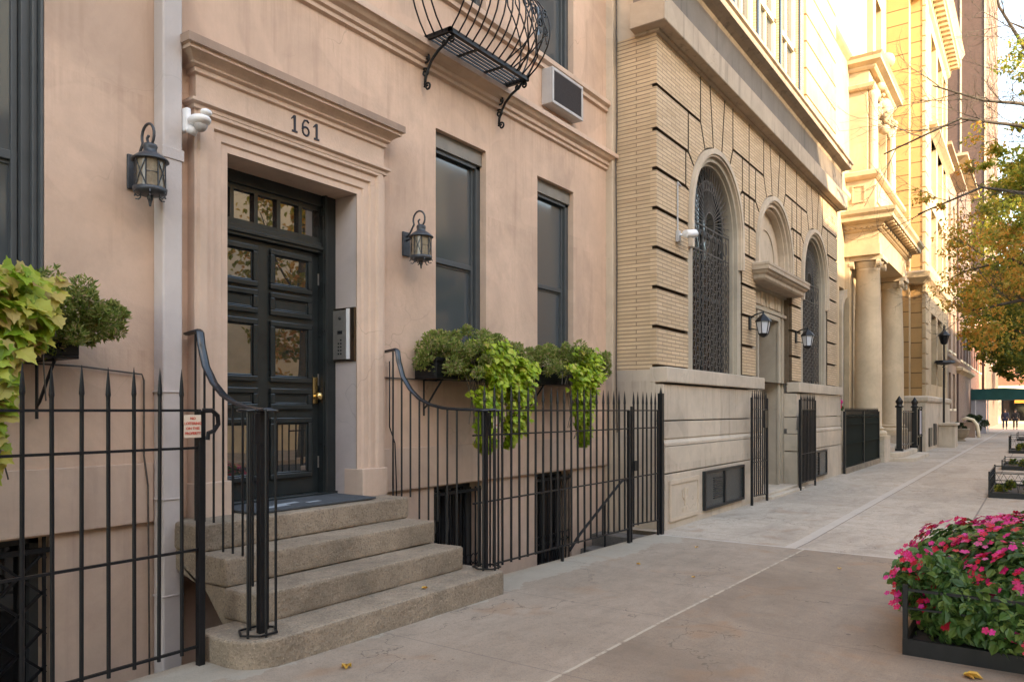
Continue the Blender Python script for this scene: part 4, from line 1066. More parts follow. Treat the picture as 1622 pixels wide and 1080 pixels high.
# cornice band, stained frieze, upper cornice
recalc(MB().cornice(TX0, TX1, YB, YB + .3, [(0, 6.56), (.05, 6.57), (.05, 6.6), (.19, 6.61), (.20, 6.62), (.20, 6.95), (.14, 6.97), (0, 6.98)]).build('cornice_band', 'stonewx', tan))
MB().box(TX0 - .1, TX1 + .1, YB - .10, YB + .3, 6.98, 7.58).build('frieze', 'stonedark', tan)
recalc(MB().cornice(TX0, TX1, YB - .10, YB + .3, [(0, 7.50), (.03, 7.55), (.10, 7.6), (.2, 7.62), (.2, 7.72), (.24, 7.74), (.24, 7.80), (0, 7.88)]).build('upper_cornice', 'stonewx', tan))
ups = [(fx(a, 4.3), fx(b_, 4.3)) for a, b_ in ((1128, 1158), (1166, 1197), (1205, 1233), (1239, 1264))]
MB().wall(TX0, TX1, 7.8, 17, YB + .1, .12, [(a, b_, 8.02, 11.2) for a, b_ in ups]).build('upper_wall', 'bx', tan)
MB().wall(YB + .1, 16, 7.8, 17, TX1, 0, (), 'y').build('right_wall', 'by', tan)
MB().box(TX0 + .02, TX1 - .02, 5.3, 16, -.5, 16.9).build('building_body', 'stone', tan)
m = MB()
for k in range(15):
    z = 7.95 + k * .6; m.box(17.55 + (.0 if k % 2 else .0), TX1 + .05, YB + .04, YB + .3, z, z + .57)
m.build('quoins', 'lime', tan, bevel=.012)
for a, b_ in ups:
    m = MB().box(a, a + .09, 4.36, 4.46, 8.02, 11.2).box(b_ - .09, b_, 4.36, 4.46, 8.02, 11.2).box(a, b_, 4.36, 4.46, 8.02, 8.15).box(a, b_, 4.36, 4.46, 9.3, 9.4).box((a + b_) / 2 - .03, (a + b_) / 2 + .03, 4.38, 4.46, 8.15, 11.2)
    f = m.build('upper_window', 'cream', tan)
    MB().box(b_ + .02, b_ + .12, 4.27, 4.36, 8.0, 11.2).build('mullion', 'doorpaint', f)
    MB().box(a + .09, b_ - .09, 4.42, 4.43, 8.15, 11.1).build('pane', 'glass', f)
    MB().box(a + .12, b_ - .12, 4.345, 4.357, 8.22, 8.5).build('window_guard', 'iron', f)
# lanterns beside the door
def wlamp(x, label):
    z = fz(1210, 517, 3.95) if x < 15 else fz(1280, 540, 3.95)
    z = 3.02
    y0, yc = YB, YB - .25
    t = thing('hanging_wall_lamp', label, 'wall lamp', (x, y0, z), 'wall lamps flanking the arched doorway')
    MB().box(x - .05, x + .05, y0 - .03, y0, z - .1, z + .14).build('back_plate', 'iron', t, bevel=.01)
    MB().tube([(x, y0 - .02, z + .12), (x, y0 - .12, z + .17), (x, yc, z + .2), (x, yc, z + .14)], .014, 6).tube([(x, y0 - .02, z - .08), (x, y0 - .15, z - .1), (x, yc + .05, z - .12)], .01, 5).build('arm', 'iron', t, True)
    MB().lathe([(.012, .22), (.017, .17), (.04, .145), (.10, .095), (.142, .045), (.146, .028), (.125, .028)], (x, yc, z), 6).build('cap', 'iron', t)
    MB().lathe([(.121, .03), (.08, -.18)], (x, yc, z), 6, False).build('glass', 'lampglass', t)
    m = MB()
    for k in range(6):
        a = 2 * math.pi * k / 6; m.tube([(x + .125 * math.cos(a), yc + .125 * math.sin(a), z + .03), (x + .083 * math.cos(a), yc + .083 * math.sin(a), z - .18)], .008, 4)
    m.lathe([(.085, -.17), (.093, -.18), (.065, -.215), (.02, -.24)], (x, yc, z), 6)
    m.build('cage', 'iron', t)
wlamp(13.35, 'black hexagonal lantern left of the arched doorway on the tan building')
wlamp(16.45, 'black hexagonal lantern right of the arched doorway before the far arched window')
# bullet camera with its conduit
xc = fx(1077, 4.15)
t = thing('bullet_camera', 'small white bullet camera on the tan brick beside the first arched window', 'camera', (xc, 4.2, 3.9))
zc = fz(1077, 372, 4.15)
MB().tube([(xc, 4.185, zc + .75), (xc, 4.185, zc)], .012, 6).tube([(xc, 4.185, zc + .75), (xc + .12, 4.185, zc + .72)], .012, 6).build('conduit', 'acbody', t)
MB().box(xc - .04, xc + .04, 4.15, 4.2, zc - .1, zc + .06).build('mount', 'acbody', t, bevel=.008)
MB().tube([(xc, 4.15, zc), (xc + .02, 4.08, zc - .01)], .02, 6).build('arm', 'whitepl', t)
MB().tube([(xc - .06, 4.05, zc - .01), (xc - .05, 4.05, zc - .01), (xc + .17, 4.0, zc + .03), (xc + .19, 4.0, zc + .032)], [.045, .055, .06, .05], 12).build('housing', 'whitepl', t, True)
# iron gates of the arched doorway, standing open against the base
g1 = fence('open_gate', 'black picket gate leaf standing open left of the arched doorway', 12.72, 13.62, 3.96, [12.76 + .115 * k for k in range(8)], [(12.74, 1.72, .02), (13.6, 1.72, .02)], group='iron gates by the arched doorway', top=1.85, rails=(1.52, .62, .06), cat='gate')
MB().box(13.42, 13.6, 3.94, 3.975, 1.2, 1.5).build('lock_plate', 'iron', g1)
g2 = fence('open_gate', 'rust brown screened picket gate leaf standing open right of the arched doorway', 15.72, 16.95, 3.92, [15.76 + .115 * k for k in range(11)], [(15.72, 1.72, .025), (16.95, 1.72, .02)], group='iron gates by the arched doorway', top=1.85, rails=(1.52, .62, .06), cat='gate')
MB().box(16.0, 16.9, 3.93, 3.94, .06, 1.52).build('mesh_screen', 'rust', g2)

# ================================================================== PORTICO BUILDING
pb = thing('portico_building', 'sunlit warm limestone mansion with a columned portico', 'building', (27, 5, -.1))
AWX, AWH = 25.5, .85
MB().wall(TX1, 33.35, -.1, 28, 5.0, .5, [(AWX - AWH, AWX + AWH, .9, 5.3), (29.2, 30.4, 13.2, 17), (31.0, 32.2, 13.2, 17), (21.5, 23, 13.2, 17), (21.5, 23, 8.6, 12), (27.4, 28.9, 9.2, 11.7), (28, 29.4, .3, 4.6)]).build('wall', 'lime', pb)
MB().box(TX1 + .1, 33.3, 5.6, 16, -.1, 27.8).build('building_body', 'lime', pb)
for a, b_, c, d_ in ((29.2, 30.4, 13.2, 17), (31.0, 32.2, 13.2, 17), (21.5, 23, 13.2, 17), (21.5, 23, 8.6, 12), (27.4, 28.9, 9.2, 11.7)):
    m = MB().box(a, a + .1, 5.25, 5.4, c, d_).box(b_ - .1, b_, 5.25, 5.4, c, d_).box(a, b_, 5.25, 5.4, c, c + .12).box(a, b_, 5.25, 5.4, (c + d_) / 2 - .06, (c + d_) / 2 + .06).box(a, b_, 5.25, 5.4, d_ - .12, d_)
    f = m.build('window', 'frame', pb); MB().box(a + .1, b_ - .1, 5.33, 5.34, c + .1, d_ - .1).build('pane', 'darkglass', f)
    recalc(MB().cornice(a - .15, b_ + .15, 4.95, 5.02, [(0, c - .3), (.08, c - .25), (.12, c - .2), (.12, c - .1), (0, c - .02)]).build('sill', 'lime', pb))
m = MB(); archring(m, AWX, .62, .87, 4.92, 5.2, 16, 4.42, .9)
m.build('arch_surround', 'greystone', pb)
f = MB().prism([(AWX + .62 * math.cos(math.pi * k / 12), 4.42 + .62 * math.sin(math.pi * k / 12)) for k in range(13)] + [(AWX - .62, .9), (AWX + .62, .9)], 5.2, 5.22).build('arched_window', 'darkglass', pb)
MB().box(AWX - .03, AWX + .03, 5.17, 5.2, .9, 5.0).box(AWX - .6, AWX + .6, 5.165, 5.2, 2.8, 2.88).build('frame', 'frame', f)
MB().box(28.1, 29.3, 5.2, 5.25, .3, 4.5).build('door', 'doorpaint', pb)
for z in (8.0, 12.6): recalc(MB().cornice(TX1, 33.35, 5.0, 5.1, [(0, z), (.12, z + .1), (.16, z + .15), (.16, z + .3), (0, z + .38)], False, False).build('belt_course', 'lime', pb))
# portico
PX0, PX1, PYF = 25.35, 31.2, 3.98
po = MB().box(PX0, PX1, PYF, 5.05, 6.3, 6.62).box(PX0 + .03, PX1 - .03, PYF + .03, 5.05, 6.62, 7.08).build('portico_entablature', 'lime', pb)
recalc(MB().cornice(PX0, PX1, PYF, 5.05, [(0, 7.02), (.06, 7.06), (.06, 7.12), (.14, 7.14), (.14, 7.24), (.42, 7.30), (.42, 7.42), (.5, 7.5), (.52, 7.6), (0, 7.66)]).build('cornice', 'lime', po))
x = PX0 + .02
while x < PX1: box('dentil', 'lime', po, x, x + .11, PYF - .13, PYF, 7.10, 7.22); x += .2
y = PYF + .05
while y < 5.0: box('dentil', 'lime', po, PX0 - .13, PX0, y, y + .08, 7.10, 7.22); y += .16
x = PX0 + .02
while x < PX1: box('modillion', 'lime', po, x, x + .18, PYF - .38, PYF - .1, 7.225, 7.29); x += .42
def column(x, y, z0, z1, r, parent, name='column'):
    h = z1 - z0
    c = MB().lathe([(r * 1.02, .28), (r, .3), (r, h * .35), (r * .97, h * .6), (r * .86, h - .42), (r * .9, h - .4), (r * .86, h - .36)], (x, y, z0), 24).build(name, 'limecol', parent, True)
    MB().lathe([(r * 1.35, .0), (r * 1.38, .08), (r * 1.3, .14), (r * 1.1, .17), (r * 1.2, .22), (r * 1.02, .28)], (x, y, z0), 24).box(x - r * 1.4, x + r * 1.4, y - r * 1.4, y + r * 1.4, z0 - .12, z0).build('base', 'limecol', c)
    m = MB().lathe([(r * .86, h - .36), (r * 1.08, h - .22), (r * 1.14, h - .16)], (x, y, z0), 24).box(x - r * 1.25, x + r * 1.25, y - r * 1.25, y + r * 1.25, z0 + h - .14, z0 + h)
    for s_ in (-1, 1):
        for q in (-1, 1): m.tube([(x + s_ * r * 1.15, y + q * r * 1.1, z0 + h - .25), (x + s_ * r * 1.15, y + q * r * .8, z0 + h - .25)], .12, 10)
    m.build('capital', 'limecol', c)
    return c
column(26.0, 4.42, .72, 6.3, .40, pb); column(30.7, 4.42, .72, 6.3, .40, pb)
MB().box(25.45, 26.55, 3.86, 5.05, -.15, .60).build('pedestal', 'stonebase', pb, bevel=.02)
MB().box(30.15, 31.25, 3.86, 5.05, -.15, .60).build('pedestal', 'stonebase', pb, bevel=.02)
for x in (25.75, 30.95): MB().box(x - .3, x + .3, 4.86, 5.02, .5, 6.3).build('pilaster', 'lime', pb)
MB().prism(rounded(26.3, 30.6, 3.15, 5.0, .5, .5), -.2, .02, 'z').build('portico_step', 'stonebase', pb, bevel=.02)
MB().prism(rounded(26.5, 30.4, 3.5, 5.0, .4, .4), .02, .17, 'z').build('portico_step', 'stonebase', pb, bevel=.02)
MB().box(26.6, 30.2, 3.86, 5.0, .17, .33).build('portico_step', 'stonebase', pb, bevel=.02)
# parapet and ornate window aedicule on the portico roof
par = MB().box(25.6, 30.95, 4.15, 5.02, 7.62, 8.75).build('parapet', 'lime', pb, bevel=.02)
recalc(MB().cornice(25.55, 31.0, 4.12, 5.02, [(0, 8.7), (.06, 8.74), (.12, 8.8), (.12, 8.92), (0, 8.98)]).build('coping', 'lime', par))
m = MB()
for a, b_, c, d_ in ((4.42, 4.82, 8.0, 8.05), (4.42, 4.82, 8.5, 8.55), (4.42, 4.47, 8.05, 8.5), (4.77, 4.82, 8.05, 8.5)): m.box(25.57, 25.6, a, b_, c, d_)
for xa in (25.9, 28.6): m.box(xa, xa + 1.9, 4.12, 4.15, 8.0, 8.55)
m.build('panel', 'lime', par)
ae = MB().box(26.15, 26.55, 4.45, 5.02, 9.0, 11.75).box(29.75, 30.15, 4.45, 5.02, 9.0, 11.75).box(26.1, 30.2, 4.4, 5.02, 11.75, 12.35).build('aedicule', 'lime', pb, bevel=.02)
for x in (26.35, 29.95): 
    c = MB().lathe([(.17, 0), (.17, .1), (.14, .14), (.13, 2.3), (.17, 2.45), (.2, 2.6)], (x, 4.32, 9.05), 14).build('colonnette', 'limecol', ae, True)
recalc(MB().cornice(26.05, 30.25, 4.25, 5.02, [(0, 12.3), (.05, 12.36), (.05, 12.42), (.22, 12.5), (.22, 12.62), (.28, 12.7), (0, 12.78)]).build('cornice', 'lime', ae))
recalc(MB().cornice(26.05, 30.25, 4.3, 5.02, [(0, 11.7), (.05, 11.75), (.08, 11.85), (0, 11.9)]).build('architrave', 'lime', ae))
m = MB()
m.prism([(26.4, 12.78), (27.9, 13.4), (27.9, 13.2), (27.2, 12.78)], 4.2, 4.9).prism([(29.9, 12.78), (28.4, 13.4), (28.4, 13.2), (29.1, 12.78)], 4.2, 4.9)
for cx_, cz_ in ((27.6, 11.5), (28.7, 11.5), (27.0, 11.2), (29.3, 11.2)):
    m.tube([(x_, 4.3, z_) for x_, z_ in spiral(cx_, cz_, .28, 0, 1.4, 0)], .06, 6)
m.ball((28.15, 4.25, 11.6), .34, 10, (1, .7, 1.3)).ball((28.15, 4.2, 13.3), .26, 10)
r2_ = random.Random(4)
for _ in range(16): m.ball((r2_.uniform(26.9, 29.4), r2_.uniform(4.1, 4.4), r2_.uniform(10.3, 12.2)), r2_.uniform(.07, .17), 8)
m.build('carved_ornament', 'lime', ae, True)
# green screened fence before the portico building
t = thing('screened_fence', 'dark green screened iron fence with flowers behind its top rail', 'fence', (22.8, 4.05, -.1))
FX0, FX1, FY = 20.42, 25.4, 4.02
MB().box(FX0, FX1, FY + .01, FY + .018, .08, 1.33).build('screen', 'screen', t)
for z in (.05, .62, 1.12, 1.34): MB().box(FX0, FX1, FY - .02, FY + .008, z, z + .045).build('rail', 'screen', t)
for x in (FX0 + .02, (FX0 + FX1) / 2, FX1 - .02): MB().box(x - .03, x + .03, FY - .03, FY + .03, -.1, 1.48).build('post', 'iron', t)
me = None
for k in range(42):
    x = FX0 + .1 + k * .116
    if me is None: mb = picket(MB(), 1.30, 1.58, .1, .01); mb.v = [(a + x, b_ + FY, c) for a, b_, c in mb.v]; me = mb.build('spike', 'iron', t); X0_ = x
    else: c = me.copy(); COL.objects.link(c); c.parent = t; c.location = (x - X0_, 0, 0)
MB().box(FX0, FX1, FY - .05, FY + .12, -.15, .04).build('fence_kerb', 'step', t)
m = MB(); r_ = random.Random(31); blob(m, (21.0, 4.35, 1.35), (.35, .2, .3), 260, .09, .05, r_)
t = thing('flowering_plant', 'small plant with a pink bloom peeping over the green screened fence', 'plant', (21.0, 4.35, -.1))
m.build('foliage', 'impat', t)
MB().ball((20.72, 4.2, 1.72), .09, 8, (1, 1, .8)).ball((20.8, 4.22, 1.6), .07, 8).build('blossom', 'petal', t)
MB().tube([(21.0, 4.35, -.1), (21.0, 4.35, 1.2)], .02, 5).build('stem', 'bark', t)
for i, (x, y, lb) in enumerate(((27.6, 3.75, 'ornate black iron gate post at the left of the portico steps'), (30.6, 3.66, 'ornate black iron gate post at the right of the portico steps'))):
    t = thing('iron_newel', lb, 'post', (x, y, 0), 'iron posts at the portico steps')
    MB().box(x - .12, x + .12, y - .12, y + .12, -.05, .25).box(x - .08, x + .08, y - .08, y + .08, .25, 1.6).build('shaft', 'iron', t, bevel=.01)
    MB().lathe([(.12, 0), (.14, .04), (.08, .08), (.1, .14), (.12, .2), (.06, .3), (.01, .38)], (x, y, 1.6), 12).build('finial', 'iron', t, True)
t = thing('step_railing', 'thin black iron railing between the portico step posts', 'handrail', (29.1, 3.7, 0))
for k in range(7): MB().tube([(27.9 + k * .4, 3.72, 0), (27.9 + k * .4, 3.72, 1.5)], .015, 5).build('baluster', 'iron', t)
MB().tube([(27.6, 3.72, 1.45), (30.6, 3.68, 1.45)], .02, 5).tube([(27.6, 3.72, .35), (30.6, 3.68, .35)], .02, 5).build('rail', 'iron', t)

# ================================================================== YELLOW LIMESTONE BUILDING WITH BANDED SIDE
yb = thing('banded_limestone_building', 'golden limestone building with deep horizontal joints and a dentilled cornice', 'building', (38, 3.7, -.1))
YX0, YX1, YF = 33.4, 43.0, 3.7
MB().wall(4.2, 14, 1.95, 20, YX0, 0, (), 'y').wall(YF, 4.2, 1.95, 20, YX0 + .55, 0, (), 'y').build('side_wall', 'goldside', yb)
wins = [(36.1, 38.0), (38.6, 40.5), (41.0, 42.2)]
H_ = [(a, b_, c, d_) for a, b_ in wins for c, d_ in ((2.6, 5.6), (7.6, 10.0), (10.8, 13.0), (13.8, 17.4))]
MB().wall(YX0 + .55, YX1, 1.95, 20, YF, .4, H_).add([(YX0, 4.2, 1.95), (YX0 + .55, 4.2, 1.95), (YX0 + .55, 4.2, 20), (YX0, 4.2, 20)], [(0, 1, 2, 3)]).build('wall', 'lime', yb)
MB().box(YX0 + .7, YX1, 5.3, 14, -.1, 19.8).build('building_body', 'lime', yb)
m = MB()
for k in range(30):
    z = 1.98 + k * .6; m.box(YX0 + .52, YX0 + 1.5, YF - .04, YF + .1, z, z + .56)
m.build('quoins', 'lime', yb, bevel=.02)
for a, b_, c, d_ in H_:
    m = MB().box(a, a + .12, YF + .2, YF + .35, c, d_).box(b_ - .12, b_, YF + .2, YF + .35, c, d_).box(a, b_, YF + .2, YF + .35, d_ - .12, d_).box(a, b_, YF + .2, YF + .35, (c + d_) / 2 - .05, (c + d_) / 2 + .05).box(a, b_, YF + .2, YF + .35, c, c + .12)
    f = m.build('window', 'cream' if c > 7 else 'frame', yb); MB().box(a + .12, b_ - .12, YF + .28, YF + .29, c + .1, d_ - .1).build('pane', 'darkglass', f)
MB().box(YX0 - .1, YX1, YF - .1, 8, -.15, 1.85).build('stone_base', 'stonebase', yb, bevel=.02)
recalc(MB().cornice(YX0 - .1, YX1, YF - .1, 8, [(0, 1.8), (.06, 1.85), (.08, 1.9), (.08, 2.02), (0, 2.08)]).build('base_cap', 'stonebase', yb))
recalc(MB().cornice(YX0 + .0, YX1, YF, 8, [(0, 6.5), (.1, 6.6), (.22, 6.7), (.25, 6.9), (0, 7.0)]).build('belt_course', 'lime', yb))
recalc(MB().cornice(YX0 + .2, YX1, YF, 8, [(0, 17.9), (.1, 18.0), (.15, 18.3), (.55, 18.6), (.55, 18.9), (.7, 19.2), (0, 19.4)]).build('cornice', 'lime', yb))
x = YX0 + .3
while x < YX1: box('dentil', 'lime', yb, x, x + .25, YF - .5, YF, 18.25, 18.58); x += .5
recalc(MB().cornice(35.6, YX1 - .3, YF, 8, [(0, 13.0), (.1, 13.1), (.3, 13.25), (.3, 13.4), (0, 13.5)]).build('belt_course', 'lime', yb))
box('vent_panel', 'iron', yb, 34.2, 35.2, YF - .14, YF - .09, .05, .8); box('vent_panel', 'iron', yb, 35.9, 36.8, YF - .14, YF - .09, .05, .95)
t = thing('info_board', 'narrow pale board on a black railing beyond the portico steps', 'sign', (32.6, 3.72, -.1))
MB().box(32.2, 32.9, 3.70, 3.73, .6, 1.5).build('board', 'lilac', t)
MB().box(32.15, 32.2, 3.68, 3.75, -.1, 1.65).box(32.9, 32.95, 3.68, 3.75, -.1, 1.65).box(31.3, 33.3, 3.70, 3.74, 1.55, 1.62).box(31.3, 33.3, 3.70, 3.74, .5, .56).build('post', 'iron', t)
t = thing('lamp_standard', 'two tier wrought iron lamp standard against the banded limestone building', 'lamp', (38.2, 3.42, -.1))
MB().tube([(38.2, 3.42, -.1), (38.2, 3.42, 5.2)], .04, 8).build('pole', 'iron', t)
MB().lathe([(.03, .7), (.07, .55), (.24, .38), (.25, .34), (.2, .32), (.13, 0), (.07, -.05)], (38.2, 3.42, 4.45), 8).build('lantern', 'iron', t)
MB().lathe([(.4, .2), (.45, .1), (.3, .05), (.1, 0)], (38.2, 3.42, 3.5), 8).tube([(37.8, 3.42, 3.4), (38.6, 3.42, 3.4)], .04, 5).tube([(38.0, 3.42, 3.4), (38.0, 3.42, .2)], .03, 5).tube([(38.4, 3.42, 3.4), (38.4, 3.42, .2)], .03, 5).build('bracket', 'iron', t)
t = thing('stone_pedestal', 'blocky stone stoop pedestal before the banded limestone building', 'pedestal', (38.2, 3.25, -.1))
MB().box(37.6, 38.9, 2.95, 3.6, -.15, .85).build('block', 'stonebase', t, bevel=.03)
MB().box(37.5, 39.0, 2.88, 3.6, .85, .97).build('coping', 'stonebase', t, bevel=.02)
# ================================================================== FARTHER BUILDINGS ON THIS SIDE
def blockhouse(name, label, cat, x0, x1, y0, y1, h, mf, ms_, wins, wz, sill='lime', winmat='darkglass', frame='cream', trims=(), lowfront=None, z0=-.1, facing=-1):
    t = thing(name, label, cat, ((x0 + x1) / 2, y0 if facing < 0 else y1, z0))
    yf = y0 if facing < 0 else y1; d = .3 * (1 if facing < 0 else -1)
    H = [(a, b_, c, e) for a, b_ in wins for c, e in wz]
    MB().wall(x0, x1, z0, h, yf, d, H).build('wall', mf, t)
    MB().wall(y0, y1, z0, h, x0, 0, (), 'y').wall(y0, y1, z0, h, x1, 0, (), 'y').build('side_wall', ms_, t)
    MB().box(x0 + .01, x1 - .01, *((y0 + .5, y1) if facing < 0 else (y0, y1 - .5)), z0, h - .05).build('building_body', mf, t)
    proto = None
    for a, b_, c, e in H:
        key = (round(b_ - a, 2), round(e - c, 2))
        if proto and proto[0] == key:
            o = proto[1].copy(); COL.objects.link(o); o.parent = t; o.location = (a - proto[2], 0, c - proto[3])
            q = proto[4].copy(); COL.objects.link(q); q.parent = o; continue
        ya = yf + d * .5; yc = yf + d * .9; lo, hi = min(ya, yc), max(ya, yc)
        m = MB().box(a, a + .08, lo, hi, c, e).box(b_ - .08, b_, lo, hi, c, e).box(a + .08, b_ - .08, lo, hi, e - .08, e).box(a + .08, b_ - .08, lo, hi, c, c + .08).box(a + .08, b_ - .08, lo, hi, (c + e) / 2 - .04, (c + e) / 2 + .04)
        m.box(a - .1, b_ + .1, min(yf - d * .2, yf), max(yf - d * .2, yf) , c - .12, c)
        f = m.build('window', frame, t)
        p = MB().box(a + .08, b_ - .08, (lo + hi) / 2, (lo + hi) / 2 + .01, c + .08, e - .08).build('pane', winmat, f)
        proto = (key, f, a, c, p)
    for z, pr in trims:
        if facing < 0: recalc(MB().cornice(x0, x1, y0, y0 + 1, [(0, z), (pr * .5, z + .1), (pr, z + .2), (pr, z + .35), (0, z + .45)]).build('cornice', sill, t))
    return t
b4 = blockhouse('brownstone_house', 'brownstone row house just beyond the banded limestone building', 'house', 43.3, 52, 4.0, 14, 15, 'brownstone', 'browny',
           [(44.5 + 2.6 * k, 45.8 + 2.6 * k) for k in range(3)], [(1.6, 3.6), (4.8, 7), (8.2, 10.2), (11.4, 13.2)], 'brownstone', trims=((14.4, .5), (4.1, .2)))
b5 = blockhouse('brick_house', 'brown brick row house next before the teal canopy', 'house', 52.05, 62, 3.9, 14, 17, 'brown', 'browny',
           [(53.2 + 2.4 * k, 54.5 + 2.4 * k) for k in range(4)], [(4.6, 6.6), (8, 10), (11.4, 13.4)], 'lime', trims=((16.3, .5), (3.7, .25)))
b6 = blockhouse('apartment_tower', 'very tall dark brown brick apartment tower at the end of the row', 'tower', 80, 104, 3.85, 24, 62, 'brown', 'browny',
           [(82 + 3 * k, 83.6 + 3 * k) for k in range(7)], [(6 + 4 * k, 8.2 + 4 * k) for k in range(12)], 'lime')
for ya in (5.75, 3.86): MB().box(79.93, 80.0, ya, ya + .14, -.1, 62).build('corner_strip', 'stone', b6)  # grey quoin stripe, and a pale strip painting the sunlit front edge
b7 = blockhouse('corner_house', 'mid height red brick house behind the teal canopy', 'house', 66, 79.9, 4.2, 16, 12, 'red', 'redy',
           [(67.2 + 2.6 * k, 68.5 + 2.6 * k) for k in range(5)], [(1.2, 3.2), (4.8, 6.8), (8.4, 10.4)], 'lime', trims=((11.4, .5),))
# far end of the street
e1 = thing('far_shop_building', 'far red brick building with pale shopfronts closing the street', 'building', (112, -8, -.1))
def endwall(parent, mat_, y0, y1, z0, z1, X, holes, depth=.4): return MB().wall(y0, y1, z0, z1, X, depth, holes, 'y').build('wall', mat_, parent)
eh = [(-20 + 3 * k, -18.6 + 3 * k, 6 + 3.6 * j, 8.1 + 3.6 * j) for k in range(8) for j in range(3)]
endwall(e1, 'redy', -24, 6, 4.6, 17.5, 112, eh)
sh = [(-21 + 3.2 * k, -18.6 + 3.2 * k, .2, 3.6) for k in range(8)]
endwall(e1, 'cream', -24, 6, -.1, 4.6, 111.9, sh)
MB().box(112.5, 124, -24, 6, -.1, 17.4).build('building_body', 'red', e1)
for a, b_, c, d_ in eh + sh: MB().box(112.3, 112.32, a, b_, c, d_).build('pane', 'darkglass', e1)
tag(MB().prism([(110.6, 2.9), (111.85, 3.7), (111.85, 2.9)], .4, 2.6, 'y').build('shop_awning', 'orange'), 'small orange shop awning at the far end of the street', 'awning') if False else None
m = MB(); m.add([(110.4, .3, 2.7), (110.4, 2.4, 2.7), (111.88, 2.4, 3.6), (111.88, .3, 3.6), (110.4, .3, 2.4), (110.4, 2.4, 2.4), (111.88, .3, 2.4), (111.88, 2.4, 2.4)], [(0, 1, 2, 3), (0, 4, 5, 1), (0, 3, 6, 4), (1, 5, 7, 2)])
tag(m.build('shop_awning', 'orange'), 'small orange shop awning at the far end of the street', 'awning')
# teal canopy across the pavement
t = thing('entrance_canopy', 'teal canvas entrance canopy spanning the far pavement over a lilac enclosure', 'awning', (64, 2.4, -.1))
m = MB().box(62, 66, -.2, 4.55, 2.25, 2.8).prism([(-.2, 2.8), (4.55, 2.8), (4.3, 2.95), (2, 3.05), (-.2, 2.88)], 62, 66, 'x')
m.build('canvas', 'teal', t)
MB().box(62.1, 62.16, 3.0, 4.5, -.1, 2.26).build('side_panel', 'lilac', t)
MB().box(62.05, 62.12, 2.86, 2.95, -.1, 2.35).box(62.05, 62.12, 3.6, 3.66, -.1, 2.35).build('panel_frame', 'whitepl', t)
for y in (.0, 1.4): 
    for x in (62.1, 65.9): MB().tube([(x, -.1, -.1), (x, -.1, 2.4)], .035, 6).build('pole', 'brass', t) if y == 0 else None
# pot, hedge and scroll railing
px, py = 46.0, 3.42
t = thing('stone_planter', 'round carved stone planter bowl standing at the house fronts', 'planter', (px, py, -.1))
MB().lathe([(.3, 0), (.3, .06), (.22, .12), (.34, .2), (.43, .4), (.46, .58), (.48, .6), (.48, .66), (.4, .66), (.38, .5)], (px, py, -.1), 20).build('bowl', 'pot', t, True)
m = MB(); r_ = random.Random(41); blob(m, (px, py, .72), (.42, .42, .2), 900, .09, .05, r_)
t = thing('boxwood', 'low clipped dark green shrub growing in the stone planter', 'shrub', (px, py, .5)); m.build('foliage', 'dark_leaf', t)
MB().tube([(px, py, .4), (px, py, .7)], .03, 5).build('stem', 'bark', t)
m = MB(); blob(m, (56, 3.2, .75), (1.2, .45, .55), 1500, .13, .08, r_)
t = thing('hedge', 'dark green rounded hedge before the far brick house', 'hedge', (56, 3.2, -.1)); m.build('foliage', 'dark_leaf', t)
MB().tube([(56, 3.2, -.1), (56, 3.2, .8)], .05, 5).build('stem', 'bark', t)
t = thing('scroll_railing', 'pale curved stoop wall scroll beside the far hedge', 'railing', (52.5, 3.3, -.1))
MB().tube([(52.5, 3.75, .95), (52.5, 3.5, 1.05), (52.5, 3.2, .95), (52.5, 2.98, .65), (52.5, 2.93, .3), (52.5, 2.9, -.1)], .09, 8).build('scroll', 'cream', t, True)
MB().box(52.5, 53.0, 3.1, 3.9, -.1, .8).build('cheek_wall', 'brownstone', t)

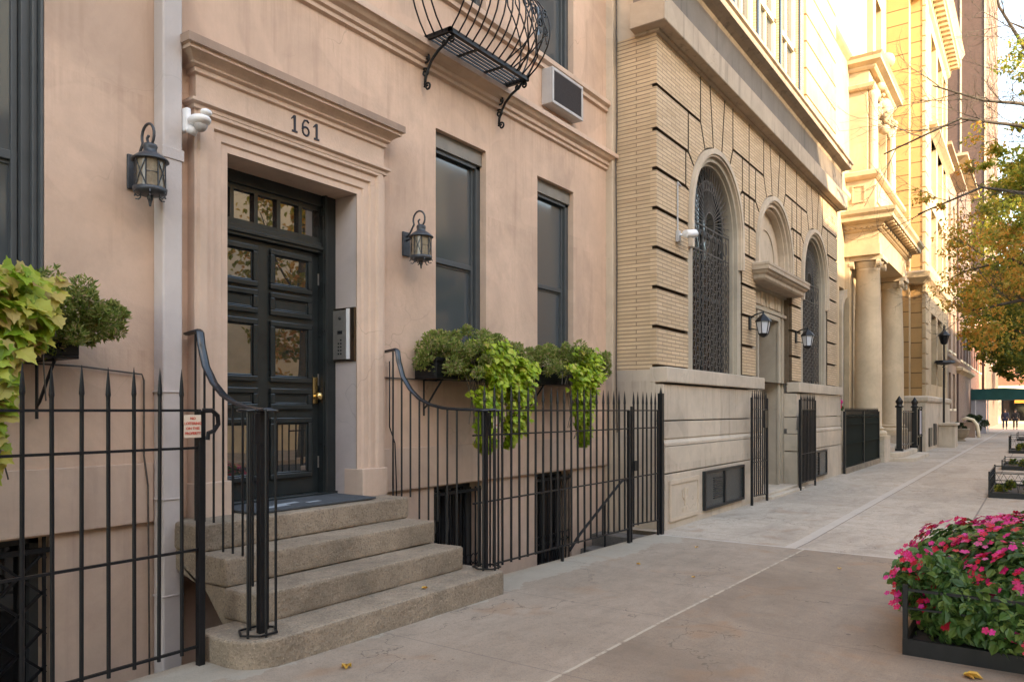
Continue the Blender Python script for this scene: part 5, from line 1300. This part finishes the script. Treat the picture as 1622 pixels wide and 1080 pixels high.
# ================================================================== TREE BEDS
def guard(x0, x1, y0, y1, h, label, hoops=True):
    t = thing('tree_guard', label, 'tree guard', ((x0 + x1) / 2, (y0 + y1) / 2, gz(x0)), 'tree bed guards along the kerb')
    g = gz(x0)
    MB().box(x0 + .035, x1 - .035, y0 + .035, y1 - .035, g + .004, g + .06).build('soil', 'soil', t)
    for a, b_, c, d_ in ((x0, x1, y1 - .03, y1), (x0, x1, y0, y0 + .03), (x0, x0 + .03, y0 + .03, y1 - .03), (x1 - .03, x1, y0 + .03, y1 - .03)):
        MB().box(a, b_, c, d_, g, g + .10).build('kerb_plate', 'iron', t)
    for x, y in ((x0 + .015, y1 - .015), (x1 - .015, y1 - .015), (x0 + .015, y0 + .015), (x1 - .015, y0 + .015)):
        MB().box(x - .014, x + .014, y - .014, y + .014, g, g + h + .03).build('post', 'iron', t)
    for (xa, ya), (xb, yb_) in (((x0 + .015, y0), (x0 + .015, y1)), ((x1 - .015, y0), (x1 - .015, y1)), ((x0, y1 - .015), (x1, y1 - .015))):
        MB().tube([(xa, ya, g + h), (xb, yb_, g + h)], .011, 4).tube([(xa, ya, g + h * .72), (xb, yb_, g + h * .72)], .008, 4).build('rail', 'iron', t)
    if hoops:
        m = MB()
        for X_ in (x0 + .015,):
            y = y1 - .02
            while y > y0:
                m.tube([(X_, y, g + .1), (X_, y - .02, g + h * .6), (X_, y - .11, g + h * .98), (X_, y - .2, g + h * .6), (X_, y - .22, g + .1)], .006, 4)
                m.tube([(X_, y, g + h * .98), (X_, y - .11, g + h * .45), (X_, y - .22, g + h * .98)], .005, 4); y -= .22
        X_ = x0
        while X_ < x1 - .2:
            m.tube([(X_, y1 - .015, g + .1), (X_ + .02, y1 - .015, g + h * .6), (X_ + .11, y1 - .015, g + h * .98), (X_ + .2, y1 - .015, g + h * .6), (X_ + .22, y1 - .015, g + .1)], .006, 4); X_ += .22
        m.build('hoops', 'iron', t)
    return t
guard(5.2, 7.25, -1.0, .69, .40, 'low black iron guard round the pink flower bed nearest the camera', False)
guard(16.4, 18.6, -.55, .76, .45, 'low black iron guard with crossed hoops in the middle distance')
guard(24.2, 26.4, -.55, .82, .24, 'very low dark guard behind the hooped one', False)
guard(33.8, 36.2, -.55, .92, .62, 'taller black hooped tree guard farther along the pavement')
guard(48, 51, -.55, .95, .4, 'farthest low tree guard before the teal canopy', False)
for x, y, lb, n in ((17.4, .2, 'sparse green groundcover inside the hooped guard', 500), (25.2, .2, 'low green plants inside the very low guard', 400), (35, .3, 'green plants inside the taller hooped guard', 500)):
    m = MB(); r_ = random.Random(int(x)); blob(m, (x, y - .1, .02), (1.0, .6, .17), n, .09, .055, r_)
    tag(m.build('groundcover', 'green_leaf', origin=(x, y, -.04)), lb, 'groundcover', kind='stuff')
# impatiens
FC = Vector((6.3, -.17, .2)); FRD = (1.2, .98, .56)
r_ = random.Random(77)
t = thing('impatiens_bed', 'mound of pink impatiens flowers spilling over the low black guard', 'flowers', (6.2, -.15, .0))
m = MB(); tops = []
def shell(zmin, q):
    while True:
        d = dirrand(r_)
        if d.z < zmin: continue
        lump = 1 + .11 * math.sin(d.x * 7 + 1) * math.sin(d.y * 8 + 2) + .06 * math.sin(d.x * 23) * math.sin(d.y * 19 + d.z * 17)
        p = Vector((FC.x + FRD[0] * d.x * lump * q, FC.y + FRD[1] * d.y * lump * q, FC.z + FRD[2] * d.z * lump * q))
        if p.z < .0: continue
        nrm = Vector((d.x / FRD[0], d.y / FRD[1], d.z / FRD[2])).normalized()
        return p, nrm
for k in range(17000):
    p, nrm = shell(-.22, r_.uniform(.78, 1.0) if k % 3 else r_.uniform(.9, 1.02))
    d = (nrm.cross(dirrand(r_)) + nrm * .15 + Vector((0, 0, -.25))).normalized()
    s_ = r_.uniform(.45, 1.5)
    m.leaf(p, d, (nrm + dirrand(r_) * .7).normalized(), .062 * s_, .038 * s_, .12)
for c, rad, n in (((5.22, -.35, .22), (.17, .62, .17), 1700), ((5.3, .25, .3), (.16, .3, .16), 700), ((5.9, .62, .3), (.5, .15, .2), 900), ((5.5, .55, .45), (.25, .25, .15), 600)):
    for _ in range(n):
        d = dirrand(r_); q = r_.random() ** .4; p = Vector((c[0] + d.x * rad[0] * q, c[1] + d.y * rad[1] * q, max(.02, c[2] + d.z * rad[2] * q))); s_ = r_.uniform(.5, 1.5)
        m.leaf(p, Vector((-.5, 0, -.3)) + dirrand(r_) * .9, Vector((-.7, .1, .7)) + dirrand(r_) * .6, .062 * s_, .038 * s_, .12)
m.build('foliage', 'impat', t)
m = MB()
for _ in range(60):
    p, nrm = shell(-.2, .95); m.tube([(FC.x + (p.x - FC.x) * .3, FC.y + (p.y - FC.y) * .3, .05), tuple(FC.lerp(p, .6)), tuple(p)], .006, 4)
m.build('stems', 'bush', t)
PM = []
for i, c in enumerate(((.62, .01, .12), (.70, .025, .24), (.52, .006, .03), (.68, .12, .30))):
    mm, nt, b = newmat('petal_%d' % i); b.inputs['Base Color'].default_value = (*c, 1); b.inputs['Roughness'].default_value = .5
    tt = nt.nodes.new('ShaderNodeBsdfTranslucent'); tt.inputs['Color'].default_value = (*c, 1); xx = nt.nodes.new('ShaderNodeMixShader'); xx.inputs[0].default_value = .3
    nt.links.new(b.outputs[0], xx.inputs[1]); nt.links.new(tt.outputs[0], xx.inputs[2]); nt.links.new(xx.outputs[0], nt.nodes['Material Output'].inputs['Surface']); PM.append(mm)
def blossom(mb, p, nrm, r):
    q = nrm.cross(dirrand(r_)).normalized(); w = nrm.cross(q)
    vs = [p]; fs = []
    for k in range(5):
        a = 2 * math.pi * k / 5
        for da, rr, hh in ((-.60, .5, .08), (-.46, .88, .14), (0, 1.02, .10), (.46, .88, .14), (.60, .5, .08)):
            vs.append(p + (q * math.cos(a + da) + w * math.sin(a + da)) * r * rr + nrm * r * (hh + r_.uniform(-.03, .05)))
        b0 = 1 + 5 * k; fs += [(0, b0, b0 + 1, b0 + 2), (0, b0 + 2, b0 + 3, b0 + 4)]
    mb.add(vs, fs)
cand = []
for _ in range(900):
    p, nrm = shell(-.1, 1.03)
    prob = .12 + .88 * min(1, max(0, (p.z - .33) / .22))
    if r_.random() < prob: cand.append((p + nrm * .012, (nrm + dirrand(r_) * .45).normalized()))
for _ in range(60): cand.append((Vector((r_.uniform(5.3, 6.2), r_.uniform(.55, .78), r_.uniform(.25, .58))), Vector((-.6, .4, .7)).normalized()))
for _ in range(8): cand.append((Vector((r_.uniform(5.02, 5.12), r_.uniform(-.9, .5), r_.uniform(.15, .5))), Vector((-.8, .2, .5)).normalized()))
cand.sort(key=lambda c: (c[0] - Vector((0, 0, 1.5))).length - (0.6 if c[0].y > -.2 else 0))
rest = [MB() for _ in PM]
for i, (p, nrm) in enumerate(cand):
    # each spot carries one to three blooms
    if i < 100:
        mb = MB(); blossom(mb, p, nrm, r_.uniform(.017, .032)); mb.build('blossom', PM[r_.choices((0, 1, 2, 3), (5, 3, 4, 1))[0]], t)
        for _ in range(r_.randrange(0, 3)): blossom(rest[r_.choices((0, 1, 2, 3), (5, 3, 4, 1))[0]], p + nrm.cross(dirrand(r_)) * .05, nrm, r_.uniform(.019, .027))
    else:
        for _ in range(r_.randrange(1, 4)): blossom(rest[r_.choices((0, 1, 2, 3), (5, 3, 4, 1))[0]], p + nrm.cross(dirrand(r_)) * .05, (nrm + dirrand(r_) * .3).normalized(), r_.uniform(.020, .029))
big = MB(); fm = []
for i, q in enumerate(rest): big.add(q.v, q.f); fm += [i] * len(q.f)
bo = big.build('blossoms', PM[0], t); bo['kind'] = 'stuff'
for q in PM[1:]: bo.data.materials.append(q)
if len(bo.data.polygons) == len(fm): bo.data.polygons.foreach_set('material_index', fm)
# fallen leaves
r_ = random.Random(5)
for x, y, lb, s_ in ((3.03, 3.28, 'single yellow green fallen leaf on the pavement before the stoop', .075), (4.95, .35, 'yellow fallen leaf by the corner of the flower bed', .10), (4.98, -.0, 'curled orange fallen leaf beside the flower bed', .09), (4.15, 3.7, 'small yellow leaf lying on the bottom stoop step', .05), (6.9, 3.3, 'yellow leaf speck on the pavement beside the iron fence', .05), (6.6, 2.6, 'brown fallen leaf in the middle of the near pavement', .04), (7.9, 1.6, 'dry brown leaf near the pavement joint', .05), (8.3, 3.2, 'tiny yellow leaf close to the areaway gate', .05)):
    z = (.19 if abs(x - 4.15) < .01 else gz(x)) + .012
    m = MB(); a = r_.uniform(0, 6.3); d = Vector((math.cos(a), math.sin(a), .05))
    m.leaf(Vector((x, y, z)), d, Vector((.1, .1, 1)), s_, s_ * .75, .25); m.leaf(Vector((x, y, z)), (d + Vector((.6 * -d.y, .6 * d.x, 0))), Vector((0, .1, 1)), s_ * .7, s_ * .4, .2); m.leaf(Vector((x, y, z)), (d - Vector((.6 * -d.y, .6 * d.x, 0))), Vector((0, .1, 1)), s_ * .7, s_ * .4, .2)
    tag(m.build('fallen_leaf', 'yleaf'), lb, 'leaf', 'fallen leaves on the ground')

# ================================================================== TREES
def tree(name, label, x, y, h, r0, limbs, crowns, mt, seed, L=.10, W=.06, twigs=3, group='street trees', zb=-.1, twr=.012):
    rr = random.Random(seed); t = thing(name, label, 'tree', (x, y, zb), group)
    tr = MB(); top = Vector((x + .1, y + .05, h))
    tr.tube([(x, y, zb - .1), (x, y, zb + .3), (x + .03, y, h * .35), (x - .04, y + .03, h * .6), (x + .06, y, h * .8), tuple(top)], [r0 * 1.4, r0, r0 * .85, r0 * .6, r0 * .35, r0 * .1], 9)
    ends = []
    def sub(mb, a, d, ln, r, depth):
        p = Vector(a); pts = [p.copy()]; dd = d.normalized()
        for k in range(4):
            dd = (dd + dirrand(rr) * .28 + Vector((0, 0, .06))).normalized(); p = p + dd * ln / 4; pts.append(p.copy())
        mb.tube([tuple(q) for q in pts], r, 4, r2=r * .35); ends.append(p)
        if depth > 0:
            for q in pts[1:]:
                for _ in range(2 if depth > 1 else 1): sub(mb, q, (dd + dirrand(rr) * 1.0), ln * rr.uniform(.4, .62), r * .5, depth - 1)
    for lm in limbs:
        pts = [Vector(p) for p in lm]; n = len(pts)
        tr.tube([tuple(p) for p in pts], r0 * .34, 6, r2=.015)
        for i in range(1, n):
            a, b_ = pts[i - 1], pts[i]
            for q in range(twigs): sub(tr, a.lerp(b_, (q + .5) / twigs), (b_ - a).normalized() + dirrand(rr) * .9, (b_ - a).length * rr.uniform(.5, .9) + .3, twr, 2)
    tr.build('trunk', 'bark', t, True)
    byM = {}
    for cr in crowns:
        c, rad, n = cr[:3]; m = byM.setdefault(cr[3] if len(cr) > 3 else mt, MB())
        k = max(6, n // 70); subs = []
        for _ in range(k):
            d = dirrand(rr) * rr.uniform(.35, 1) ** .6; subs.append((Vector((c[0] + d.x * rad[0], c[1] + d.y * rad[1], c[2] + d.z * rad[2])), rr.uniform(.16, .42), rr.uniform(.5, 1.5)))
        for s_, sr, wgt in subs:
            for _ in range(int(n / k * wgt)):
                d = dirrand(rr) * rr.random() ** .5; mr = min(rad)
                p = s_ + Vector((d.x * sr * mr * 1.3, d.y * sr * mr * 1.3, d.z * sr * mr * .75)); ss = rr.uniform(.65, 1.3)
                m.leaf(p, dirrand(rr) + Vector((0, 0, -.4)), dirrand(rr) + Vector((0, 0, .8)), L * ss, W * ss)
    for mm_, m in byM.items():
        if m.v: m.build('crown' if mm_ == mt else 'upper_crown', mm_, t)
    return t
tree('street_tree', 'golden leaved street tree whose branches cross the sunlit facades', 20, -.5, 11, .16,
     [[(20, -.5, 6.9), (19.7, .3, 7.65), (19.2, 1.4, 7.9), (19.0, 2.9, 7.35)],
      [(20, -.5, 5.6), (19.6, .2, 6.15), (19.1, 1.0, 6.3), (18.9, 2.2, 5.85)],
      [(20, -.5, 7.6), (19.6, .3, 8.1), (19.1, .95, 8.15), (18.8, 1.9, 8.6)],
      [(20, -.5, 8.3), (19.9, .2, 9.3), (19.6, .7, 10.3), (19.5, .9, 11.3)],
      [(20, -.5, 4.2), (20.3, .5, 4.9), (20.4, 1.5, 4.7)], [(20, -.5, 3.6), (19.8, .3, 3.9), (19.6, 1.3, 3.7)],
      [(20, -.5, 9), (21, -.1, 10), (21.6, .6, 10.8)]],
     [((20.1, .95, 4.9), (1.55, 1.05, 1.0), 3000), ((20.4, .6, 3.8), (1.6, 1.15, .95), 2800), ((20.2, .35, 6.0), (1.5, .8, .8), 2400, 'yg_leaf'), ((19.0, 1.3, 7.2), (.6, .6, .7), 260), ((18.9, 2.0, 6.1), (.4, .5, .3), 130), ((20, -.2, 7.4), (1.3, .8, 1.0), 1700, 'yg_leaf'), ((20, .1, 9.2), (1.1, .6, 1.0), 700, 'yg_leaf'), ((19.6, .7, 6.7), (.9, .6, .5), 900, 'yg_leaf')],
     'gold_leaf', 51, .085, .05, 3)
tree('street_tree', 'green and yellow street tree behind the golden one', 31, -.5, 12, .18,
     [[(31, -.5, 4.5), (30.8, .6, 5.4), (30.5, 1.8, 5.6)], [(31, -.5, 5.5), (31, .7, 7), (31, 1.6, 8)], [(31, -.5, 7), (31, .2, 8.5), (31, .6, 10)]],
     [((31, .6, 7.6), (2.2, 1.5, 1.5), 3000, 'yg_leaf'), ((31, .9, 5.4), (2.4, 1.6, 1.2), 3200), ((31, .1, 9.4), (1.8, 1.2, 1.0), 1500)], 'green_leaf', 52, .13, .08, 2)
tree('street_tree', 'darker green street tree above the teal canopy', 44, -.5, 10, .2,
     [[(44, -.5, 4.5), (44, .9, 5.4), (44, 2.2, 5.2)], [(44, -.5, 5.5), (44, .7, 7), (44, 1.6, 8)]],
     [((44, 1.4, 4.9), (2.5, 1.5, 1.1), 3000), ((44, .4, 4.0), (2.4, 1.4, 1.1), 2200), ((44, .8, 7.2), (2.4, 1.8, 1.6), 3200)], 'green_leaf', 53, .17, .11, 2)
tree('street_tree', 'far yellow green street tree near the canopy', 58, -.8, 10, .2,
     [[(58, -.8, 4.5), (58, .6, 5.4), (58, 2, 6.4)]], [((58, .6, 6.2), (3, 2.4, 2.4), 3500)], 'green_leaf', 54, .24, .16, 2)
tree('street_tree', 'small dark tree at the far crossing', 92, -1.5, 10, .2,
     [[(92, -1.5, 4.5), (92, -.6, 5.4), (92, 1, 6.4)]], [((92, -.6, 7), (3, 3.2, 3.2), 2200)], 'green_leaf', 55, .4, .26, 1)
# trees across the road: they are what the door and window panes mirror
for i, (x, mt, lb) in enumerate(((3.5, 'green_leaf', 'green tree across the road mirrored in the left window'), (10.5, 'gold_leaf', 'yellow tree across the road mirrored low in the door'), (17.5, 'gold_leaf', 'broad yellow tree across the road mirrored in the door panes'), (25.5, 'green_leaf', 'green tree across the road farthest to the right'))):
    tree('street_tree', lb, x, -10.8, 11, .18, [[(x, -10.8, 5), (x + 1.2, -10.6, 6.6), (x + 2, -10.5, 8.5)], [(x, -10.8, 5), (x - 1.2, -10.6, 6.6), (x - 2, -10.5, 8)]],
         [((x, -10.8, 7.0), (2.9, 2.2, 2.6), 2600), ((x, -10.8, 3.9), (2.7, 1.8, 1.7), 1500)], mt, 60 + i, .2, .13, 1)

# ================================================================== HOUSES ACROSS THE ROAD (they cast the street's shade)
def opp(label, x0, x1, h, mf):
    n = int((x1 - x0) / 3)
    blockhouse('opposite_house', label, 'house', x0, x1, -27, -15, h, mf, mf, [(x0 + 1 + 3 * k, x0 + 2.2 + 3 * k) for k in range(n)], [(1 + 3.6 * k, 3.1 + 3.6 * k) for k in range(int(h / 3.6) - 1)], 'lime', facing=1)['group'] = 'houses across the road'
opp('red brick house across the road mirrored in the near left window', -34, -1, 15.8, 'red')
opp('cream rendered house across the road behind the yellow trees', -.9, 11.5, 15.7, 'cream')
opp('pale rendered house across the road right of the cream one', 11.6, 30, 14.2, 'cream')
opp('pale stone house across the road before the gap', 30.1, 51, 14.2, 'lime')
opp('red brick house across the road beyond the gap', 54.5, 68, 14.5, 'red')

# ================================================================== FAR PEDESTRIANS
def person(label, x, y, z, coat, legs, ph, hgt=1.72, carry=None):
    s_ = hgt / 1.72
    t = thing('person', label, 'person', (x, y, z))
    def mk(name, verts, edges, rad, mats):
        me = bpy.data.meshes.new(name); me.from_pydata([(a * s_, b_ * s_, c * s_) for a, b_, c in verts], edges, []); o = bpy.data.objects.new(name, me); COL.objects.link(o); o.parent = t
        sk = o.modifiers.new('skin', 'SKIN'); 
        for v, r in zip(me.skin_vertices[0].data, rad): v.radius = (r[0] * s_, r[1] * s_) if isinstance(r, tuple) else (r * s_, r * s_)
        me.skin_vertices[0].data[0].use_root = True
        o.modifiers.new('sub', 'SUBSURF').levels = 1; o.modifiers['sub'].render_levels = 1
        me.materials.append(M[mats]); return o
    f = .22 * ph
    # facing -x; y is sideways
    V = [(0, 0, .92), (0, 0, 1.1), (0, 0, 1.32), (0, 0, 1.42), (0, 0, 1.50), (-.01, 0, 1.60), (0, 0, 1.70),
         (0, .10, .88), (-f * .6, .11, .48), (-f, .11, .07), (-f - .16, .12, .03),
         (0, -.10, .88), (f * .4, -.11, .48), (f * 1.1, -.11, .09), (f * 1.1 - .15, -.12, .03),
         (0, .19, 1.38), (f * .3, .25, 1.12), (-f * .1 - .04, .26, .88), (-f * .1 - .06, .26, .80),
         (0, -.19, 1.38), (-f * .3, -.25, 1.12), (-f * .5 - .05, -.26, .88), (-f * .5 - .07, -.26, .80)]
    E = [(0, 1), (1, 2), (2, 3), (3, 4), (4, 5), (5, 6), (0, 7), (7, 8), (8, 9), (9, 10), (0, 11), (11, 12), (12, 13), (13, 14), (2, 15), (15, 16), (16, 17), (17, 18), (2, 19), (19, 20), (20, 21), (21, 22)]
    Rd = [(.13, .16), (.12, .15), (.13, .17), .06, .055, (.085, .095), .06, .09, .06, .04, .03, .09, .06, .04, .03, .055, .042, .03, .025, .055, .042, .03, .025]
    for hi in (18, 22):
        hx, hy, hz = V[hi]
        for k, (dx, ln) in enumerate(((-.03, .055), (-.012, .075), (.006, .08), (.022, .072), (.036, .058))):
            V.append((hx + dx, hy, hz - ln)); E.append((hi, len(V) - 1)); Rd.append(.008)
    mk('body', V, E, Rd, 'skin')
    mk('coat', [(0, 0, .86), (0, 0, 1.1), (0, 0, 1.34), (0, 0, 1.42), (0, .2, 1.38), (f * .3, .25, 1.12), (-f * .1 - .04, .26, .9), (0, -.2, 1.38), (-f * .3, -.25, 1.12), (-f * .5 - .05, -.26, .9)],
       [(0, 1), (1, 2), (2, 3), (2, 4), (4, 5), (5, 6), (2, 7), (7, 8), (8, 9)], [(.15, .19), (.14, .175), (.15, .2), .075, .07, .055, .045, .07, .055, .045], coat)
    mk('trousers', [(0, 0, .95), (0, .1, .86), (-f * .6, .11, .48), (-f, .11, .12), (0, -.1, .86), (f * .4, -.11, .48), (f * 1.1, -.11, .14)], [(0, 1), (1, 2), (2, 3), (0, 4), (4, 5), (5, 6)], [(.14, .17), .10, .075, .06, .10, .075, .06], legs)
    m = MB().ball((.012 * s_, 0, 1.645 * s_), .105 * s_, 10, (1, .95, .95)); m.v = [(a + x, b_ + y, c + z) for a, b_, c in m.v]; m.build('hair', 'hair', t, True)
    m = MB().ball((-.1 * s_, 0, 1.6 * s_), .018, 6).ball((-.088 * s_, .035, 1.63 * s_), .01, 6).ball((-.088 * s_, -.035, 1.63 * s_), .01, 6); m.v = [(a + x, b_ + y, c + z) for a, b_, c in m.v]; m.build('face', 'skin', t, True)
    for yy, fx_ in ((.115, -f), (-.115, f * 1.1)):
        m = MB().ball((x + (fx_ - .05) * s_, y + yy * s_, z + .045), .05, 8, (2.4, .9, .9)); m.build('shoe', 'black', t, True)
    return t
person('person in dark navy coat and trousers walking toward the camera at the far crossing', 77, 2.35, -.1, 'navy', 'navy', 1.0)
person('person in black clothes walking beside the navy coated one', 77.4, 1.62, -.1, 'black', 'black', -.9, 1.7)
person('person in a pink top at the right edge of the far pavement', 84, .75, -.1, 'pinkcloth', 'navy', .6, 1.66)

# ================================================================== LIGHT, SKY, CAMERA
S = Vector((-.316, -.949, .404)).normalized()
sd = bpy.data.lights.new('sun', 'SUN'); sd.energy = SUN_E; sd.angle = R(.53); sd.color = (1, .86, .69)
so = bpy.data.objects.new('sun', sd); COL.objects.link(so); so.rotation_euler = S.to_track_quat('Z', 'Y').to_euler(); so.location = (0, 0, 60)
w = bpy.data.worlds.new('World'); sc.world = w; w.use_nodes = True; nt = w.node_tree; bg = nt.nodes['Background']
sky = nt.nodes.new('ShaderNodeTexSky'); sky.sky_type = 'NISHITA'; sky.sun_disc = False
sky.sun_elevation = math.asin(S.z); sky.sun_rotation = math.atan2(S.x, S.y) % (2 * math.pi)
sky.altitude = 0; sky.air_density = 1.0; sky.dust_density = .9; sky.ozone_density = 1.0
nt.links.new(sky.outputs[0], bg.inputs['Color']); bg.inputs['Strength'].default_value = SKY_E
cam = bpy.data.cameras.new('camera'); co = bpy.data.objects.new('camera', cam); COL.objects.link(co); sc.camera = co
cam.sensor_fit = 'HORIZONTAL'; cam.sensor_width = 36; cam.lens = 36 * FPX / 1622
cam.shift_y = (HOR - 540) / 1622; cam.clip_end = 2000; cam.clip_start = .05
co.location = (0, 0, CAMZ)
co.rotation_euler = Vector((CT, ST, 0)).to_track_quat('-Z', 'Y').to_euler()
vs = sc.view_settings; sc.display_settings.display_device = 'sRGB'
vs.view_transform = 'Standard'; vs.look = 'None'; vs.gamma = 1; vs.exposure = EXPO
if WB_T:
    try: vs.use_white_balance = True; vs.white_balance_temperature = WB_T; vs.white_balance_tint = WB_TINT
    except Exception: pass
sc.cycles.max_bounces = 8; sc.cycles.diffuse_bounces = 5; sc.cycles.glossy_bounces = 3; sc.cycles.transmission_bounces = 4
sc.cycles.sample_clamp_indirect = 6; sc.cycles.use_denoising = True; sc.cycles.caustics_reflective = False; sc.cycles.caustics_refractive = False
